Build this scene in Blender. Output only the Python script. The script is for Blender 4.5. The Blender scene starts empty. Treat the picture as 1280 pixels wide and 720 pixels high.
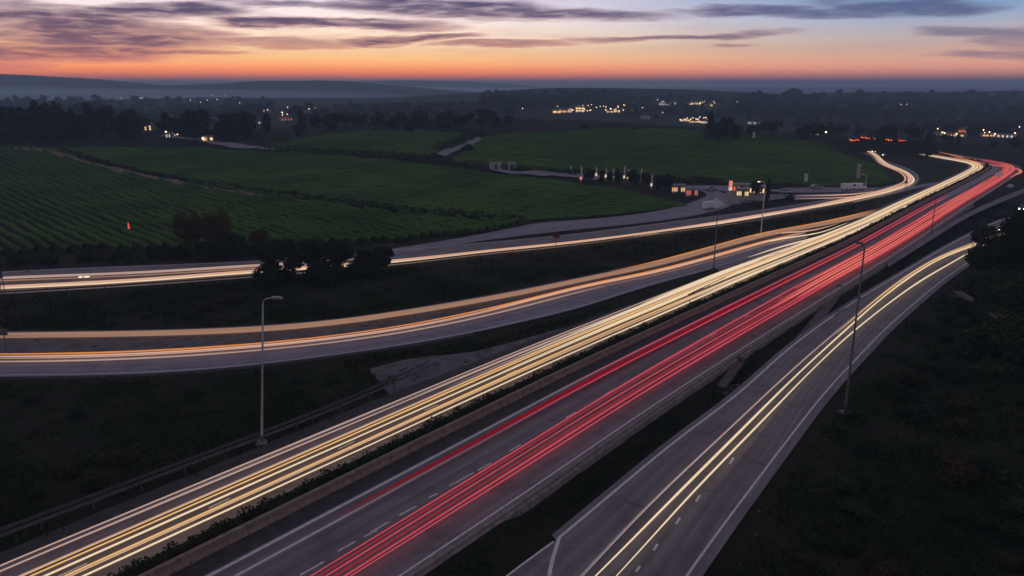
import bpy, bmesh, math, random
import numpy as np
from mathutils import Vector
random.seed(7); rng = np.random.default_rng(7)
scene = bpy.context.scene
COL = scene.collection
R = math.radians

# ------------------------------------------------------------------ camera
CH = 35.0; FPX = 960.0; TILT = math.atan((360 - 106) / FPX)
cam_d = bpy.data.cameras.new('camera'); cam = bpy.data.objects.new('camera', cam_d); COL.objects.link(cam)
cam.location = (0, 0, CH); cam.rotation_euler = (R(90) - TILT, 0, 0)
cam_d.sensor_width = 36; cam_d.lens = 36 * FPX / 1280; cam_d.clip_end = 60000; cam_d.clip_start = 0.5
scene.camera = cam

def px_angles(x, y):
    dx = (x - 640) / FPX; dy = -(y - 360) / FPX
    c, s = math.cos(TILT), math.sin(TILT)
    d = (dx, c + s * dy, -s + c * dy)
    return math.atan2(d[0], d[1]), math.atan2(d[2], math.hypot(d[0], d[1]))

# ------------------------------------------------------------------ world: dusk sky
SUN_AZ = -0.30; SUN_EL = R(1.5)
world = bpy.data.worlds.new('World'); scene.world = world; world.use_nodes = True
WN = world.node_tree.nodes; WL = world.node_tree.links; WN.clear()

def srgb(r, g, b, k=1.0):
    f = lambda c: ((c / 255) / 12.92 if c / 255 <= 0.04045 else (((c / 255) + 0.055) / 1.055) ** 2.4) * k
    return (f(r), f(g), f(b), 1)

class NT:
    def __init__(s, nodes, links): s.n = nodes; s.l = links
    def new(s, t, **kw):
        n = s.n.new(t)
        for k, v in kw.items(): setattr(n, k, v)
        return n
    def put(s, sock, v):
        if isinstance(v, bpy.types.NodeSocket): s.l.new(v, sock)
        else: sock.default_value = v
    def math(s, op, a, b=0.0, c=None, clamp=False):
        n = s.new('ShaderNodeMath', operation=op); n.use_clamp = clamp
        s.put(n.inputs[0], a); s.put(n.inputs[1], b)
        if c is not None: s.put(n.inputs[2], c)
        return n.outputs[0]
    def mix(s, f, a, b, mode='MIX'):
        n = s.new('ShaderNodeMix', data_type='RGBA', blend_type=mode)
        s.put(n.inputs[0], f); s.put(n.inputs[6], a); s.put(n.inputs[7], b)
        return n.outputs[2]
    def ramp(s, f, stops, interp='LINEAR'):
        n = s.new('ShaderNodeValToRGB'); e = n.color_ramp.elements; n.color_ramp.interpolation = interp
        while len(e) < len(stops): e.new(0.5)
        for el, (p, c) in zip(e, stops):
            el.position = p; el.color = c if len(c) == 4 else (*c, 1)
        s.put(n.inputs[0], f); return n.outputs[0]
    def maprange(s, v, a, b, c=0.0, d=1.0, smooth=True):
        n = s.new('ShaderNodeMapRange'); n.interpolation_type = 'SMOOTHSTEP' if smooth else 'LINEAR'
        s.put(n.inputs[0], v)
        for i, q in enumerate((a, b, c, d)): s.put(n.inputs[i + 1], q)
        return n.outputs[0]
    def noise(s, vec, scale, detail=4, rough=0.55, dist=0.0):
        n = s.new('ShaderNodeTexNoise'); s.put(n.inputs['Vector'], vec)
        n.inputs['Scale'].default_value = scale; n.inputs['Detail'].default_value = detail
        n.inputs['Roughness'].default_value = rough; n.inputs['Distortion'].default_value = dist
        return n.outputs[0], n.outputs[1]

W = NT(WN, WL)
gen = W.new('ShaderNodeTexCoord').outputs['Generated']
nrm = W.new('ShaderNodeVectorMath', operation='NORMALIZE'); WL.new(gen, nrm.inputs[0])
sx = W.new('ShaderNodeSeparateXYZ'); WL.new(nrm.outputs[0], sx.inputs[0])
az = W.math('ARCTAN2', sx.outputs[0], sx.outputs[1])
el = W.math('ARCSINE', sx.outputs[2])
deg = 180 / math.pi
azd = W.math('MULTIPLY', az, deg); eld = W.math('MULTIPLY', el, deg)
# wispy warp of the cloud coordinates
cv = W.new('ShaderNodeCombineXYZ'); WL.new(W.math('MULTIPLY', azd, 0.10), cv.inputs[0]); WL.new(W.math('MULTIPLY', eld, 0.85), cv.inputs[1])
n1, n1c = W.noise(cv.outputs[0], 1.0, 6, 0.62, 0.3)
n2, n2c = W.noise(cv.outputs[0], 4.0, 5, 0.6, 0.2)
sc = W.new('ShaderNodeSeparateColor'); WL.new(n1c, sc.inputs[0])
waz = W.math('ADD', azd, W.math('MULTIPLY', W.math('SUBTRACT', sc.outputs[0], 0.5), 7.0))
wel = W.math('ADD', eld, W.math('MULTIPLY', W.math('SUBTRACT', sc.outputs[1], 0.5), 1.5))
# clouds (x0, x1, y, half thickness, tilt, strength) in the sky behind the valley
clouds = [(-80, 200, 24, 11, 0, 1.0), (-60, 120, 8, 7, 0, .7), (60, 300, 33, 7, 3, .8), (150, 420, 50, 5, 0, .7), (90, 320, 12, 8, -4, 1.0), (250, 640, 5, 5, 0, .85), (-40, 280, 45, 10, 2, 1.0),
          (-80, 240, 65, 10, 0, 1.0), (120, 310, 66, 4, -2, .75), (-60, 60, 79, 5, 0, .6), (250, 575, 27, 6, 2, .95),
          (380, 700, 8, 8, 2, .95), (500, 850, 18, 8, 3, .95), (415, 610, 48, 5, -7, .9), (300, 450, 55, 5, 0, .6), (525, 720, 55, 4, -2, .75),
          (700, 1000, 45, 3.5, -3, .85), (840, 1120, 13, 6, 3, .9), (1010, 1250, 7, 8, 4, .95), (1140, 1330, 42, 7, 5, .7),
          (1220, 1360, 48, 12, 0, .6), (1150, 1360, 69, 4.5, 2, .75), (900, 950, 54, 2.5, 0, .6), (250, 470, 96, 2.0, 0, .35), (60, 560, 100, 2, 0, .2)]
den = None
for (x0, x1, y, hh, tl, st) in clouds:
    a0, _ = px_angles(x0, y); a1, e = px_angles(x1, y)
    a0, a1 = a0 * deg, a1 * deg
    e = px_angles((x0 + x1) / 2, y)[1] * deg
    ac, aw = (a0 + a1) / 2, (a1 - a0) / 2; ew = hh / FPX * deg * 1.1
    u = W.math('DIVIDE', W.math('SUBTRACT', waz, ac), aw)
    v0 = W.math('SUBTRACT', wel, e)
    v = W.math('DIVIDE', W.math('MULTIPLY_ADD', u, tl / FPX * deg, v0), ew)
    r2 = W.math('ADD', W.math('POWER', W.math('ABSOLUTE', u), 2.6), W.math('MULTIPLY', v, v))
    c = W.maprange(r2, 1.55, 0.1, 0.0, st)
    den = c if den is None else W.math('MAXIMUM', den, c)
# higher up, free noise cloud that the photograph does not show but that lights the place
free = W.math('MULTIPLY', W.maprange(n1, 0.5, 0.68), W.maprange(eld, 6.5, 12))
den = W.math('MAXIMUM', den, free)
thin = W.math('MULTIPLY', W.maprange(n1, 0.47, 0.72, 0.0, 0.42), W.maprange(eld, 0.8, 3.0))
den = W.math('ADD', den, W.math('MULTIPLY', thin, W.maprange(azd, 25, -25, 0.25, 1.0)), clamp=True)
den = W.math('MULTIPLY', den, W.maprange(n2, 0.25, 0.57, 0.62, 1.0), clamp=True)
ef = W.math('DIVIDE', eld, 12.0, clamp=True)      # 0..12 degrees
K = 1.0
left = W.ramp(ef, [(0.0, srgb(205, 72, 38)), (0.03, srgb(240, 100, 45)), (0.085, srgb(255, 138, 62)), (0.15, srgb(255, 190, 120)),
                   (0.24, srgb(255, 222, 182)), (0.36, srgb(250, 228, 218)), (0.48, srgb(226, 212, 224)), (0.75, srgb(130, 138, 175)), (1.0, srgb(84, 100, 148))])
right = W.ramp(ef, [(0.0, srgb(150, 82, 92)), (0.03, srgb(190, 105, 92)), (0.085, srgb(214, 138, 110)), (0.15, srgb(212, 160, 135)),
                    (0.24, srgb(190, 170, 165)), (0.36, srgb(142, 162, 190)), (0.48, srgb(86, 128, 172)), (0.75, srgb(74, 104, 148)), (1.0, srgb(56, 82, 128))])
sky = W.mix(W.maprange(azd, -10, 29), left, right)
ccol_l = W.ramp(ef, [(0.0, srgb(180, 70, 50)), (0.12, srgb(168, 96, 84)), (0.22, srgb(122, 84, 96)), (0.36, srgb(92, 74, 98)), (0.5, srgb(76, 70, 104)), (1.0, srgb(60, 64, 96))])
ccol_r = W.ramp(ef, [(0.0, srgb(140, 80, 90)), (0.12, srgb(112, 100, 120)), (0.25, srgb(84, 88, 118)), (0.4, srgb(76, 88, 126)), (1.0, srgb(48, 62, 98))])
ccol = W.mix(W.maprange(azd, -5, 30), ccol_l, ccol_r)
# thin edges of the clouds catch the red of the sunset
edge = W.math('MULTIPLY', W.math('MULTIPLY', den, W.math('SUBTRACT', 1.0, den)), W.maprange(eld, 5.5, 1.5, 0.3, 2.4))
low = W.mix(den, sky, ccol)
low = W.mix(W.math('MULTIPLY', edge, W.maprange(azd, 0, 25, 0.55, 0.12), clamp=True), low, srgb(240, 128, 104))
lift = W.maprange(eld, 0.1, 2.6, 1.95, 1.0)
lv = W.new('ShaderNodeVectorMath', operation='SCALE'); WL.new(low, lv.inputs[0]); WL.new(lift, lv.inputs['Scale']); low = lv.outputs[0]
nish = W.new('ShaderNodeTexSky'); nish.sky_type = 'NISHITA'; nish.sun_disc = False
nish.sun_elevation = SUN_EL; nish.sun_rotation = SUN_AZ; nish.air_density = 1.2; nish.dust_density = 2.0
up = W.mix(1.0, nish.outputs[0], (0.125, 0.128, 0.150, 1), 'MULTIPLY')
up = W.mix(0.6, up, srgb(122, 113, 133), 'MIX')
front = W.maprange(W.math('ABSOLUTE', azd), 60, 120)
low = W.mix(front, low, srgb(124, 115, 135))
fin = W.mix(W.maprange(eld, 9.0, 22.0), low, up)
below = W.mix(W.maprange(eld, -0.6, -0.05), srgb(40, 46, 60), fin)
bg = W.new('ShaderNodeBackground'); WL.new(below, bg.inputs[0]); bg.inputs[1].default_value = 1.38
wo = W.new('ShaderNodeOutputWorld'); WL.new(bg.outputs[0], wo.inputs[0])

sd = bpy.data.lights.new('sun', 'SUN'); sd.energy = 0.06; sd.angle = R(12); sd.color = (1, 0.62, 0.42)
so = bpy.data.objects.new('sun', sd); COL.objects.link(so)
dirv = Vector((math.sin(SUN_AZ) * math.cos(R(4)), math.cos(SUN_AZ) * math.cos(R(4)), math.sin(R(4))))
so.rotation_euler = dirv.to_track_quat('Z', 'Y').to_euler()

vs = scene.view_settings; vs.view_transform = 'Standard'; vs.look = 'None'; vs.exposure = 0.0; vs.gamma = 1.0; vs.use_curve_mapping = False

# ------------------------------------------------------------------ materials
def mat(name, build):
    m = bpy.data.materials.new(name); m.use_nodes = True
    n = m.node_tree.nodes; n.clear(); t = NT(n, m.node_tree.links)
    out = t.new('ShaderNodeOutputMaterial'); build(t, out); return m
def surf(c1, c2, scale=1.0, rough=0.85, detail=5, bump=0.0, bscale=8.0, metal=0.0, coord='Object', spec=0.4, c3=None, s3=12.0, stretch=None):
    def b(t, out):
        p = t.new('ShaderNodeBsdfPrincipled')
        if coord == 'World':
            v = t.new('ShaderNodeNewGeometry').outputs['Position']
        else: v = t.new('ShaderNodeTexCoord').outputs['Object']
        if stretch:
            mp = t.new('ShaderNodeMapping'); t.l.new(v, mp.inputs[0]); mp.inputs['Rotation'].default_value = (0, 0, stretch[0]); mp.inputs['Scale'].default_value = stretch[1]; vv = mp.outputs[0]
        else: vv = v
        f, _ = t.noise(vv, scale, detail, 0.6)
        col = t.mix(t.maprange(f, 0.35, 0.65), (*c1, 1), (*c2, 1))
        if c3:
            g, _ = t.noise(v, s3, 4, 0.65); col = t.mix(t.maprange(g, 0.52, 0.68), col, (*c3, 1))
        t.put(p.inputs['Base Color'], col); p.inputs['Roughness'].default_value = rough
        p.inputs['Metallic'].default_value = metal; p.inputs['Specular IOR Level'].default_value = spec
        if bump:
            h, _ = t.noise(v, bscale, 6, 0.65); bn = t.new('ShaderNodeBump'); bn.inputs['Strength'].default_value = 1.0
            bn.inputs['Distance'].default_value = bump; t.l.new(h, bn.inputs['Height']); t.l.new(bn.outputs[0], p.inputs['Normal'])
        t.l.new(p.outputs[0], out.inputs[0])
    return b
def glow(col, s):
    def b(t, out):
        e = t.new('ShaderNodeEmission'); e.inputs[0].default_value = (*col, 1); e.inputs[1].default_value = s
        t.l.new(e.outputs[0], out.inputs[0])
    return b
RD = (R(-50), (0.03, 0.9, 1))
def asphalt(c1, c2, dark):
    def b(t, out):
        p = t.new('ShaderNodeBsdfPrincipled'); uv = t.new('ShaderNodeTexCoord').outputs['UV']; pos = t.new('ShaderNodeNewGeometry').outputs['Position']
        m1 = t.new('ShaderNodeMapping'); t.l.new(uv, m1.inputs[0]); m1.inputs['Scale'].default_value = (1.1, 0.018, 1)
        f, _ = t.noise(m1.outputs[0], 1.0, 5, 0.6); col = t.mix(t.maprange(f, 0.36, 0.66), (*c1, 1), (*c2, 1))
        sp = t.new('ShaderNodeSeparateXYZ'); t.l.new(uv, sp.inputs[0])
        wv = t.math('ABSOLUTE', t.math('SINE', t.math('MULTIPLY', sp.outputs[0], 3.14159 / 1.8)))   # wheel paths
        g, _ = t.noise(pos, 0.25, 5, 0.7); g2, _ = t.noise(pos, 2.6, 5, 0.7)
        col = t.mix(t.math('MULTIPLY', t.maprange(wv, 0.25, 0.95), 0.32), col, (*dark, 1))
        col = t.mix(t.math('MULTIPLY', t.maprange(g, 0.48, 0.68), 0.55), col, (*dark, 1))
        col = t.mix(t.math('MULTIPLY', t.maprange(g2, 0.55, 0.75), 0.5), col, (*dark, 1))
        # transverse joints and cracks
        v = t.new('ShaderNodeTexVoronoi'); v.feature = 'DISTANCE_TO_EDGE'; m2 = t.new('ShaderNodeMapping'); t.l.new(uv, m2.inputs[0]); m2.inputs['Scale'].default_value = (0.09, 0.045, 1); t.l.new(m2.outputs[0], v.inputs['Vector']); v.inputs['Scale'].default_value = 1.0
        col = t.mix(t.math('MULTIPLY', t.maprange(v.outputs['Distance'], 0.004, 0.0005), 0.22), col, (0.03, 0.03, 0.03, 1))
        t.put(p.inputs['Base Color'], col); t.put(p.inputs['Roughness'], t.maprange(g, 0.3, 0.7, 0.62, 0.85)); p.inputs['Specular IOR Level'].default_value = 0.35
        h, _ = t.noise(pos, 40, 4, 0.7); bn = t.new('ShaderNodeBump'); bn.inputs['Distance'].default_value = 0.006; t.l.new(h, bn.inputs['Height']); t.l.new(bn.outputs[0], p.inputs['Normal'])
        t.l.new(p.outputs[0], out.inputs[0])
    return b
M = {}
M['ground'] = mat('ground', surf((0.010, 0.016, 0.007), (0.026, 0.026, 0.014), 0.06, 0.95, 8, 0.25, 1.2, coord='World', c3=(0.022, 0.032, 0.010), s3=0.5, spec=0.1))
M['grass'] = mat('grass', surf((0.020, 0.042, 0.008), (0.038, 0.066, 0.012), 0.3, 0.95, 6, 0.1, 3, coord='World', spec=0.1))
M['field'] = mat('field', surf((0.034, 0.078, 0.020), (0.048, 0.105, 0.026), 0.02, 0.95, 6, 0.05, 3, coord='World', spec=0.1))
M['field_dark'] = mat('field_dark', surf((0.024, 0.058, 0.020), (0.040, 0.084, 0.024), 0.02, 0.95, 6, 0.05, 3, coord='World', spec=0.1))
M['vine_bright'] = mat('vine_bright', surf((0.034, 0.090, 0.013), (0.066, 0.140, 0.021), 0.035, 0.9, 4, coord='World', spec=0.1))
M['vine'] = mat('vine', surf((0.036, 0.092, 0.016), (0.074, 0.150, 0.024), 0.03, 0.9, 4, coord='World', spec=0.1))
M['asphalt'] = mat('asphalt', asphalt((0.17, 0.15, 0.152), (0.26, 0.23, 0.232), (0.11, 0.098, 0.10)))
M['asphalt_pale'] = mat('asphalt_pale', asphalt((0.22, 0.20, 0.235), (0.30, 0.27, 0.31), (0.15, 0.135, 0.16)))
M['shoulder'] = mat('shoulder', surf((0.035, 0.033, 0.034), (0.06, 0.055, 0.055), 0.8, 0.85, 6, 0.004, 40, coord='World'))
M['patch'] = mat('patch', surf((0.05, 0.046, 0.048), (0.07, 0.065, 0.066), 3, 0.8, 4, coord='World'))
M['paint'] = mat('paint', surf((0.62, 0.60, 0.56), (0.80, 0.78, 0.74), 3, 0.6, 6, coord='World', c3=(0.38, 0.35, 0.34), s3=5))
M['concrete'] = mat('concrete', surf((0.20, 0.165, 0.145), (0.30, 0.25, 0.22), 1.3, 0.9, 6, 0.01, 12, coord='World', c3=(0.12, 0.10, 0.09), s3=2.2))
M['concrete_dirty'] = mat('concrete_dirty', surf((0.09, 0.075, 0.065), (0.16, 0.13, 0.115), 1.3, 0.9, 6, 0.01, 12, coord='World', c3=(0.05, 0.045, 0.03), s3=1.6))
M['gravel'] = mat('gravel', surf((0.09, 0.085, 0.085), (0.20, 0.185, 0.185), 0.35, 0.95, 8, 0.12, 2.5, coord='World', c3=(0.035, 0.04, 0.025), s3=0.35))
M['dirt'] = mat('dirt', surf((0.16, 0.10, 0.07), (0.24, 0.15, 0.10), 0.1, 0.95, 6, 0.05, 3, coord='World', c3=(0.06, 0.06, 0.03), s3=0.6))
M['steel'] = mat('steel', surf((0.32, 0.32, 0.32), (0.45, 0.44, 0.43), 2, 0.5, 4, metal=0.6))
M['dark_steel'] = mat('dark_steel', surf((0.10, 0.10, 0.11), (0.16, 0.15, 0.15), 2, 0.55, 4, metal=0.5))
M['white_pole'] = mat('white_pole', surf((0.60, 0.55, 0.50), (0.7, 0.66, 0.6), 2, 0.6, 3))
M['bark'] = mat('bark', surf((0.045, 0.032, 0.022), (0.08, 0.06, 0.045), 5, 0.95, 4, 0.02, 12))
M['leaf'] = mat('leaf', surf((0.022, 0.036, 0.010), (0.050, 0.072, 0.020), 0.8, 0.9, 4, spec=0.15))
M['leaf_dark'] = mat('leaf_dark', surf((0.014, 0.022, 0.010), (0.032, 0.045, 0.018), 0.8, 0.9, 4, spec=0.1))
M['leaf_autumn'] = mat('leaf_autumn', surf((0.045, 0.030, 0.014), (0.07, 0.05, 0.02), 0.8, 0.9, 4, spec=0.1))
M['rock'] = mat('rock', surf((0.16, 0.14, 0.13), (0.26, 0.23, 0.21), 2, 0.9, 5, 0.03, 5))
M['rock_dark'] = mat('rock_dark', surf((0.05, 0.045, 0.04), (0.10, 0.09, 0.08), 2, 0.9, 5, 0.03, 5))
M['plaster'] = mat('plaster', surf((0.42, 0.36, 0.30), (0.55, 0.48, 0.40), 0.5, 0.9, 5))
M['plaster_white'] = mat('plaster_white', surf((0.6, 0.58, 0.55), (0.72, 0.70, 0.67), 0.5, 0.9, 5))
M['roof_tile'] = mat('roof_tile', surf((0.22, 0.09, 0.05), (0.32, 0.15, 0.09), 1.5, 0.85, 5, 0.03, 6))
M['roof_grey'] = mat('roof_grey', surf((0.20, 0.20, 0.21), (0.3, 0.3, 0.3), 1.5, 0.8, 5))
M['glass_dark'] = mat('glass_dark', surf((0.02, 0.022, 0.026), (0.03, 0.03, 0.035), 1, 0.12, 2, spec=0.6))
M['tyre'] = mat('tyre', surf((0.015, 0.015, 0.015), (0.03, 0.03, 0.03), 4, 0.9))
M['rim'] = mat('rim', surf((0.3, 0.3, 0.3), (0.4, 0.4, 0.4), 4, 0.4, metal=0.8))
M['white_paint'] = mat('white_paint', surf((0.72, 0.72, 0.70), (0.8, 0.8, 0.78), 1, 0.35, 3, spec=0.6))
M['silver_paint'] = mat('silver_paint', surf((0.35, 0.36, 0.38), (0.4, 0.41, 0.43), 1, 0.3, 3, metal=0.4))
M['dark_paint'] = mat('dark_paint', surf((0.03, 0.035, 0.05), (0.04, 0.045, 0.06), 1, 0.3, 3, spec=0.6))
M['red_paint'] = mat('red_paint', surf((0.35, 0.02, 0.015), (0.45, 0.03, 0.02), 1, 0.35, 3, spec=0.6))
M['head_flash'] = mat('head_flash', glow((1, 0.86, 0.68), 1.3))
M['head_glow'] = mat('head_glow', glow((1, 0.86, 0.68), 14))
M['tail_glow'] = mat('tail_glow', glow((1, 0.09, 0.03), 12))
M['window_warm'] = mat('window_warm', glow((1, 0.50, 0.19), 1.3))
M['window_yellow'] = mat('window_yellow', glow((1, 0.70, 0.30), 1.2))
M['window_white'] = mat('window_white', glow((1, 0.80, 0.62), 0.9))
M['window_red'] = mat('window_red', glow((1, 0.16, 0.07), 1.1))
M['dim_window_white'] = mat('dim_window_white', glow((1, .78, .6), .7)); M['dim_window_red'] = mat('dim_window_red', glow((1, .3, .2), .8))
M['lamp_glow'] = mat('lamp_glow', glow((1, 0.66, 0.36), 16))
M['lens_off'] = mat('lens_off', surf((0.45, 0.42, 0.36), (0.5, 0.47, 0.4), 3, 0.3))
M['trail_yellow'] = mat('trail_yellow', glow((1.0, 0.56, 0.20), 0.84))
M['trail_cream'] = mat('trail_cream', glow((1.0, 0.77, 0.50), 0.88))
M['trail_pale'] = mat('trail_pale', glow((1.0, 0.70, 0.60), 0.42))
M['trail_pink'] = mat('trail_pink', glow((1.0, 0.66, 0.54), 0.48))
M['trail_peach'] = mat('trail_peach', glow((1.0, 0.56, 0.39), 0.7))
M['trail_orange'] = mat('trail_orange', glow((1.0, 0.33, 0.07), 0.75))
M['trail_amber'] = mat('trail_amber', glow((1.0, 0.55, 0.36), 0.34))
M['trail_red'] = mat('trail_red', glow((1.0, 0.11, 0.16), 0.52))
M['trail_coral'] = mat('trail_coral', glow((1.0, 0.25, 0.18), 0.80))
M['trail_rose'] = mat('trail_rose', glow((1.0, 0.10, 0.14), 0.24))
M['trail_crimson'] = mat('trail_crimson', glow((1.0, 0.03, 0.08), 0.17))

# ------------------------------------------------------------------ object helpers
def link(name, me, m=None, parent=None):
    o = bpy.data.objects.new(name, me); COL.objects.link(o)
    if m is not None and me is not None and not me.materials: me.materials.append(m)
    if parent is not None: o.parent = parent
    return o
def tag(o, label=None, cat=None, group=None, kind=None):
    if label: o['label'] = label
    if cat: o['category'] = cat
    if group: o['group'] = group
    if kind: o['kind'] = kind
    return o
def thing(name, loc, rz, label, cat, group=None, scale=1.0):
    o = bpy.data.objects.new(name, None); COL.objects.link(o); o.empty_display_size = 0.5
    o.location = loc; o.rotation_euler = (0, 0, rz); o.scale = (scale,) * 3
    return tag(o, label, cat, group)
def mesh(name, V, Fc, smooth=False):
    me = bpy.data.meshes.new(name); me.from_pydata([tuple(map(float, v)) for v in V], [], [tuple(map(int, f)) for f in Fc]); me.update()
    if smooth: me.polygons.foreach_set('use_smooth', [True] * len(me.polygons))
    return me
def copy_tree(o, parent=None):
    c = o.copy(); COL.objects.link(c); c.parent = parent
    if 'label' in c and parent is None: pass
    for ch in list(o.children): copy_tree(ch, c)
    return c
class MB:
    def __init__(s): s.V = []; s.F = []
    def box(s, a, b, rot=0, org=(0, 0)):
        i = len(s.V); c, sn = math.cos(rot), math.sin(rot)
        for z in (a[2], b[2]):
            for (x, y) in ((a[0], a[1]), (b[0], a[1]), (b[0], b[1]), (a[0], b[1])):
                s.V.append((org[0] + c * x - sn * y, org[1] + sn * x + c * y, z))
        s.F += [(i, i+3, i+2, i+1), (i+4, i+5, i+6, i+7), (i, i+1, i+5, i+4), (i+1, i+2, i+6, i+5), (i+2, i+3, i+7, i+6), (i+3, i, i+4, i+7)]
        return s
    def tube(s, pts, rad, n=8, cap=True):
        pts = [Vector(p) for p in pts]; i0 = len(s.V)
        rads = rad if hasattr(rad, '__len__') else [rad] * len(pts)
        for k, p in enumerate(pts):
            d = (pts[min(k + 1, len(pts) - 1)] - pts[max(k - 1, 0)]).normalized()
            a = Vector((0, 0, 1)) if abs(d.z) < 0.9 else Vector((1, 0, 0))
            u = d.cross(a).normalized(); w = u.cross(d)
            for j in range(n):
                t = 2 * math.pi * j / n; q = p + (u * math.cos(t) + w * math.sin(t)) * rads[k]; s.V.append(tuple(q))
        for k in range(len(pts) - 1):
            for j in range(n):
                a = i0 + k * n + j; b = i0 + k * n + (j + 1) % n; s.F.append((a, b, b + n, a + n))
        if cap:
            s.F.append(tuple(range(i0 + n - 1, i0 - 1, -1))); e = i0 + (len(pts) - 1) * n; s.F.append(tuple(range(e, e + n)))
        return s
    def prism(s, prof, x0, x1, axis='x'):
        i = len(s.V); n = len(prof)
        for x in (x0, x1):
            for (a, b) in prof: s.V.append((x, a, b) if axis == 'x' else (a, x, b))
        s.F.append(tuple(range(i, i + n))); s.F.append(tuple(range(i + 2 * n - 1, i + n - 1, -1)))
        for j in range(n): s.F.append((i + j, i + n + j, i + n + (j + 1) % n, i + (j + 1) % n))
        return s
    def build(s, name, m, parent=None, smooth=False):
        me = mesh(name, s.V, s.F, smooth)
        bm = bmesh.new(); bm.from_mesh(me); bmesh.ops.recalc_face_normals(bm, faces=bm.faces); bm.to_mesh(me); bm.free()
        return link(name, me, m, parent)

# ------------------------------------------------------------------ surveying: road lines measured in the photo, laid on the road plane
def un(px, py, z=0.0):
    dx = (px - 640) / FPX; dy = -(py - 360) / FPX; c, s = math.cos(TILT), math.sin(TILT)
    d = (dx, c + s * dy, -s + c * dy); t = (z - CH) / d[2]
    return (d[0] * t, d[1] * t)
def resample(P, step):
    P = np.asarray(P, float); n = len(P)
    if n == 2:
        L = np.linalg.norm(P[1] - P[0]); k = max(2, int(L / step) + 1); t = np.linspace(0, 1, k)[:, None]; return P[0] * (1 - t) + P[1] * t
    Q = np.vstack([2 * P[0] - P[1], P, 2 * P[-1] - P[-2]]); out = []
    for i in range(n - 1):
        p0, p1, p2, p3 = Q[i:i + 4]
        t0 = 0; t1 = t0 + np.linalg.norm(p1 - p0) ** .5; t2 = t1 + np.linalg.norm(p2 - p1) ** .5; t3 = t2 + np.linalg.norm(p3 - p2) ** .5
        k = max(2, int(np.linalg.norm(p2 - p1) / step))
        for t in np.linspace(t1, t2, k, endpoint=False):
            A1 = (t1 - t) / (t1 - t0) * p0 + (t - t0) / (t1 - t0) * p1; A2 = (t2 - t) / (t2 - t1) * p1 + (t - t1) / (t2 - t1) * p2; A3 = (t3 - t) / (t3 - t2) * p2 + (t - t2) / (t3 - t2) * p3
            B1 = (t2 - t) / (t2 - t0) * A1 + (t - t0) / (t2 - t0) * A2; B2 = (t3 - t) / (t3 - t1) * A2 + (t - t1) / (t3 - t1) * A3
            out.append((t2 - t) / (t2 - t1) * B1 + (t - t1) / (t2 - t1) * B2)
    out.append(P[-1]); return even(np.array(out), step)
def even(P, step=None, n=None):
    d = np.r_[0, np.cumsum(np.linalg.norm(np.diff(P, axis=0), axis=1))]
    if n is None: n = max(2, int(d[-1] / step) + 1)
    t = np.linspace(0, d[-1], n); return np.c_[np.interp(t, d, P[:, 0]), np.interp(t, d, P[:, 1])]
def relax(P, it=12):
    P = P.copy()
    for _ in range(it): P[1:-1] = 0.25 * P[:-2] + 0.5 * P[1:-1] + 0.25 * P[2:]
    return P
def survey(pix, z=0.0, step=2.0, it=20, ext=0):
    P = [np.array(un(x, y, z)) for x, y in pix]
    if ext:
        d = P[0] - P[1]; P.insert(0, P[0] + d / np.linalg.norm(d) * ext)
    return relax(resample(P, step), it)
def normals(P):
    d = np.gradient(P, axis=0); d /= np.linalg.norm(d, axis=1)[:, None] + 1e-9
    return np.c_[-d[:, 1], d[:, 0]]           # to the left of travel
def offset(P, o): return P + normals(P) * (np.asarray(o)[:, None] if hasattr(o, '__len__') else o)

# the highway axis = the right-hand white line of its central reserve
AX = survey([(320, 706), (625, 540), (740, 477), (965, 362), (1078, 305), (1160, 259), (1215, 230), (1240, 215.5), (1247, 209), (1238, 204), (1210, 199.3), (1171, 192.5)], 0, 2, 25, ext=70)
def along(P):
    return np.r_[0, np.cumsum(np.linalg.norm(np.diff(P, axis=0), axis=1))]
sAX = along(AX); LEN = sAX[-1]
def dist_poly(X, Y, P, chunk=4000):
    """distance to polyline samples, and index"""
    X = np.ravel(X); Y = np.ravel(Y); D = np.empty(len(X)); I = np.empty(len(X), int)
    for i in range(0, len(X), chunk):
        d2 = (X[i:i + chunk, None] - P[None, :, 0]) ** 2 + (Y[i:i + chunk, None] - P[None, :, 1]) ** 2
        I[i:i + chunk] = d2.argmin(1); D[i:i + chunk] = np.sqrt(d2.min(1))
    return D, I
def at_offset(vals):
    """offset profile: list of (pixel y on the axis, metres)"""
    # photo row of every axis sample
    ys = np.array([rowof(p) for p in AX]); return ys
def rowof(p, z=0.0):
    c, s = math.cos(TILT), math.sin(TILT); q = np.array([p[0], p[1], z - CH])
    f = q[1] * c - q[2] * s; u = q[1] * s + q[2] * c
    return 360 - FPX * u / max(f, 0.1)
def lat(o_near, o_far, s0=0, s1=None):
    """lateral line beside the axis, offset blending from near to far"""
    t = np.clip((sAX - 90) / 130, 0, 1); o = o_near * (1 - t) + o_far * t
    P = offset(AX, o); m = (sAX >= s0) & (sAX <= (s1 or LEN + 1)); return P[m]

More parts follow.
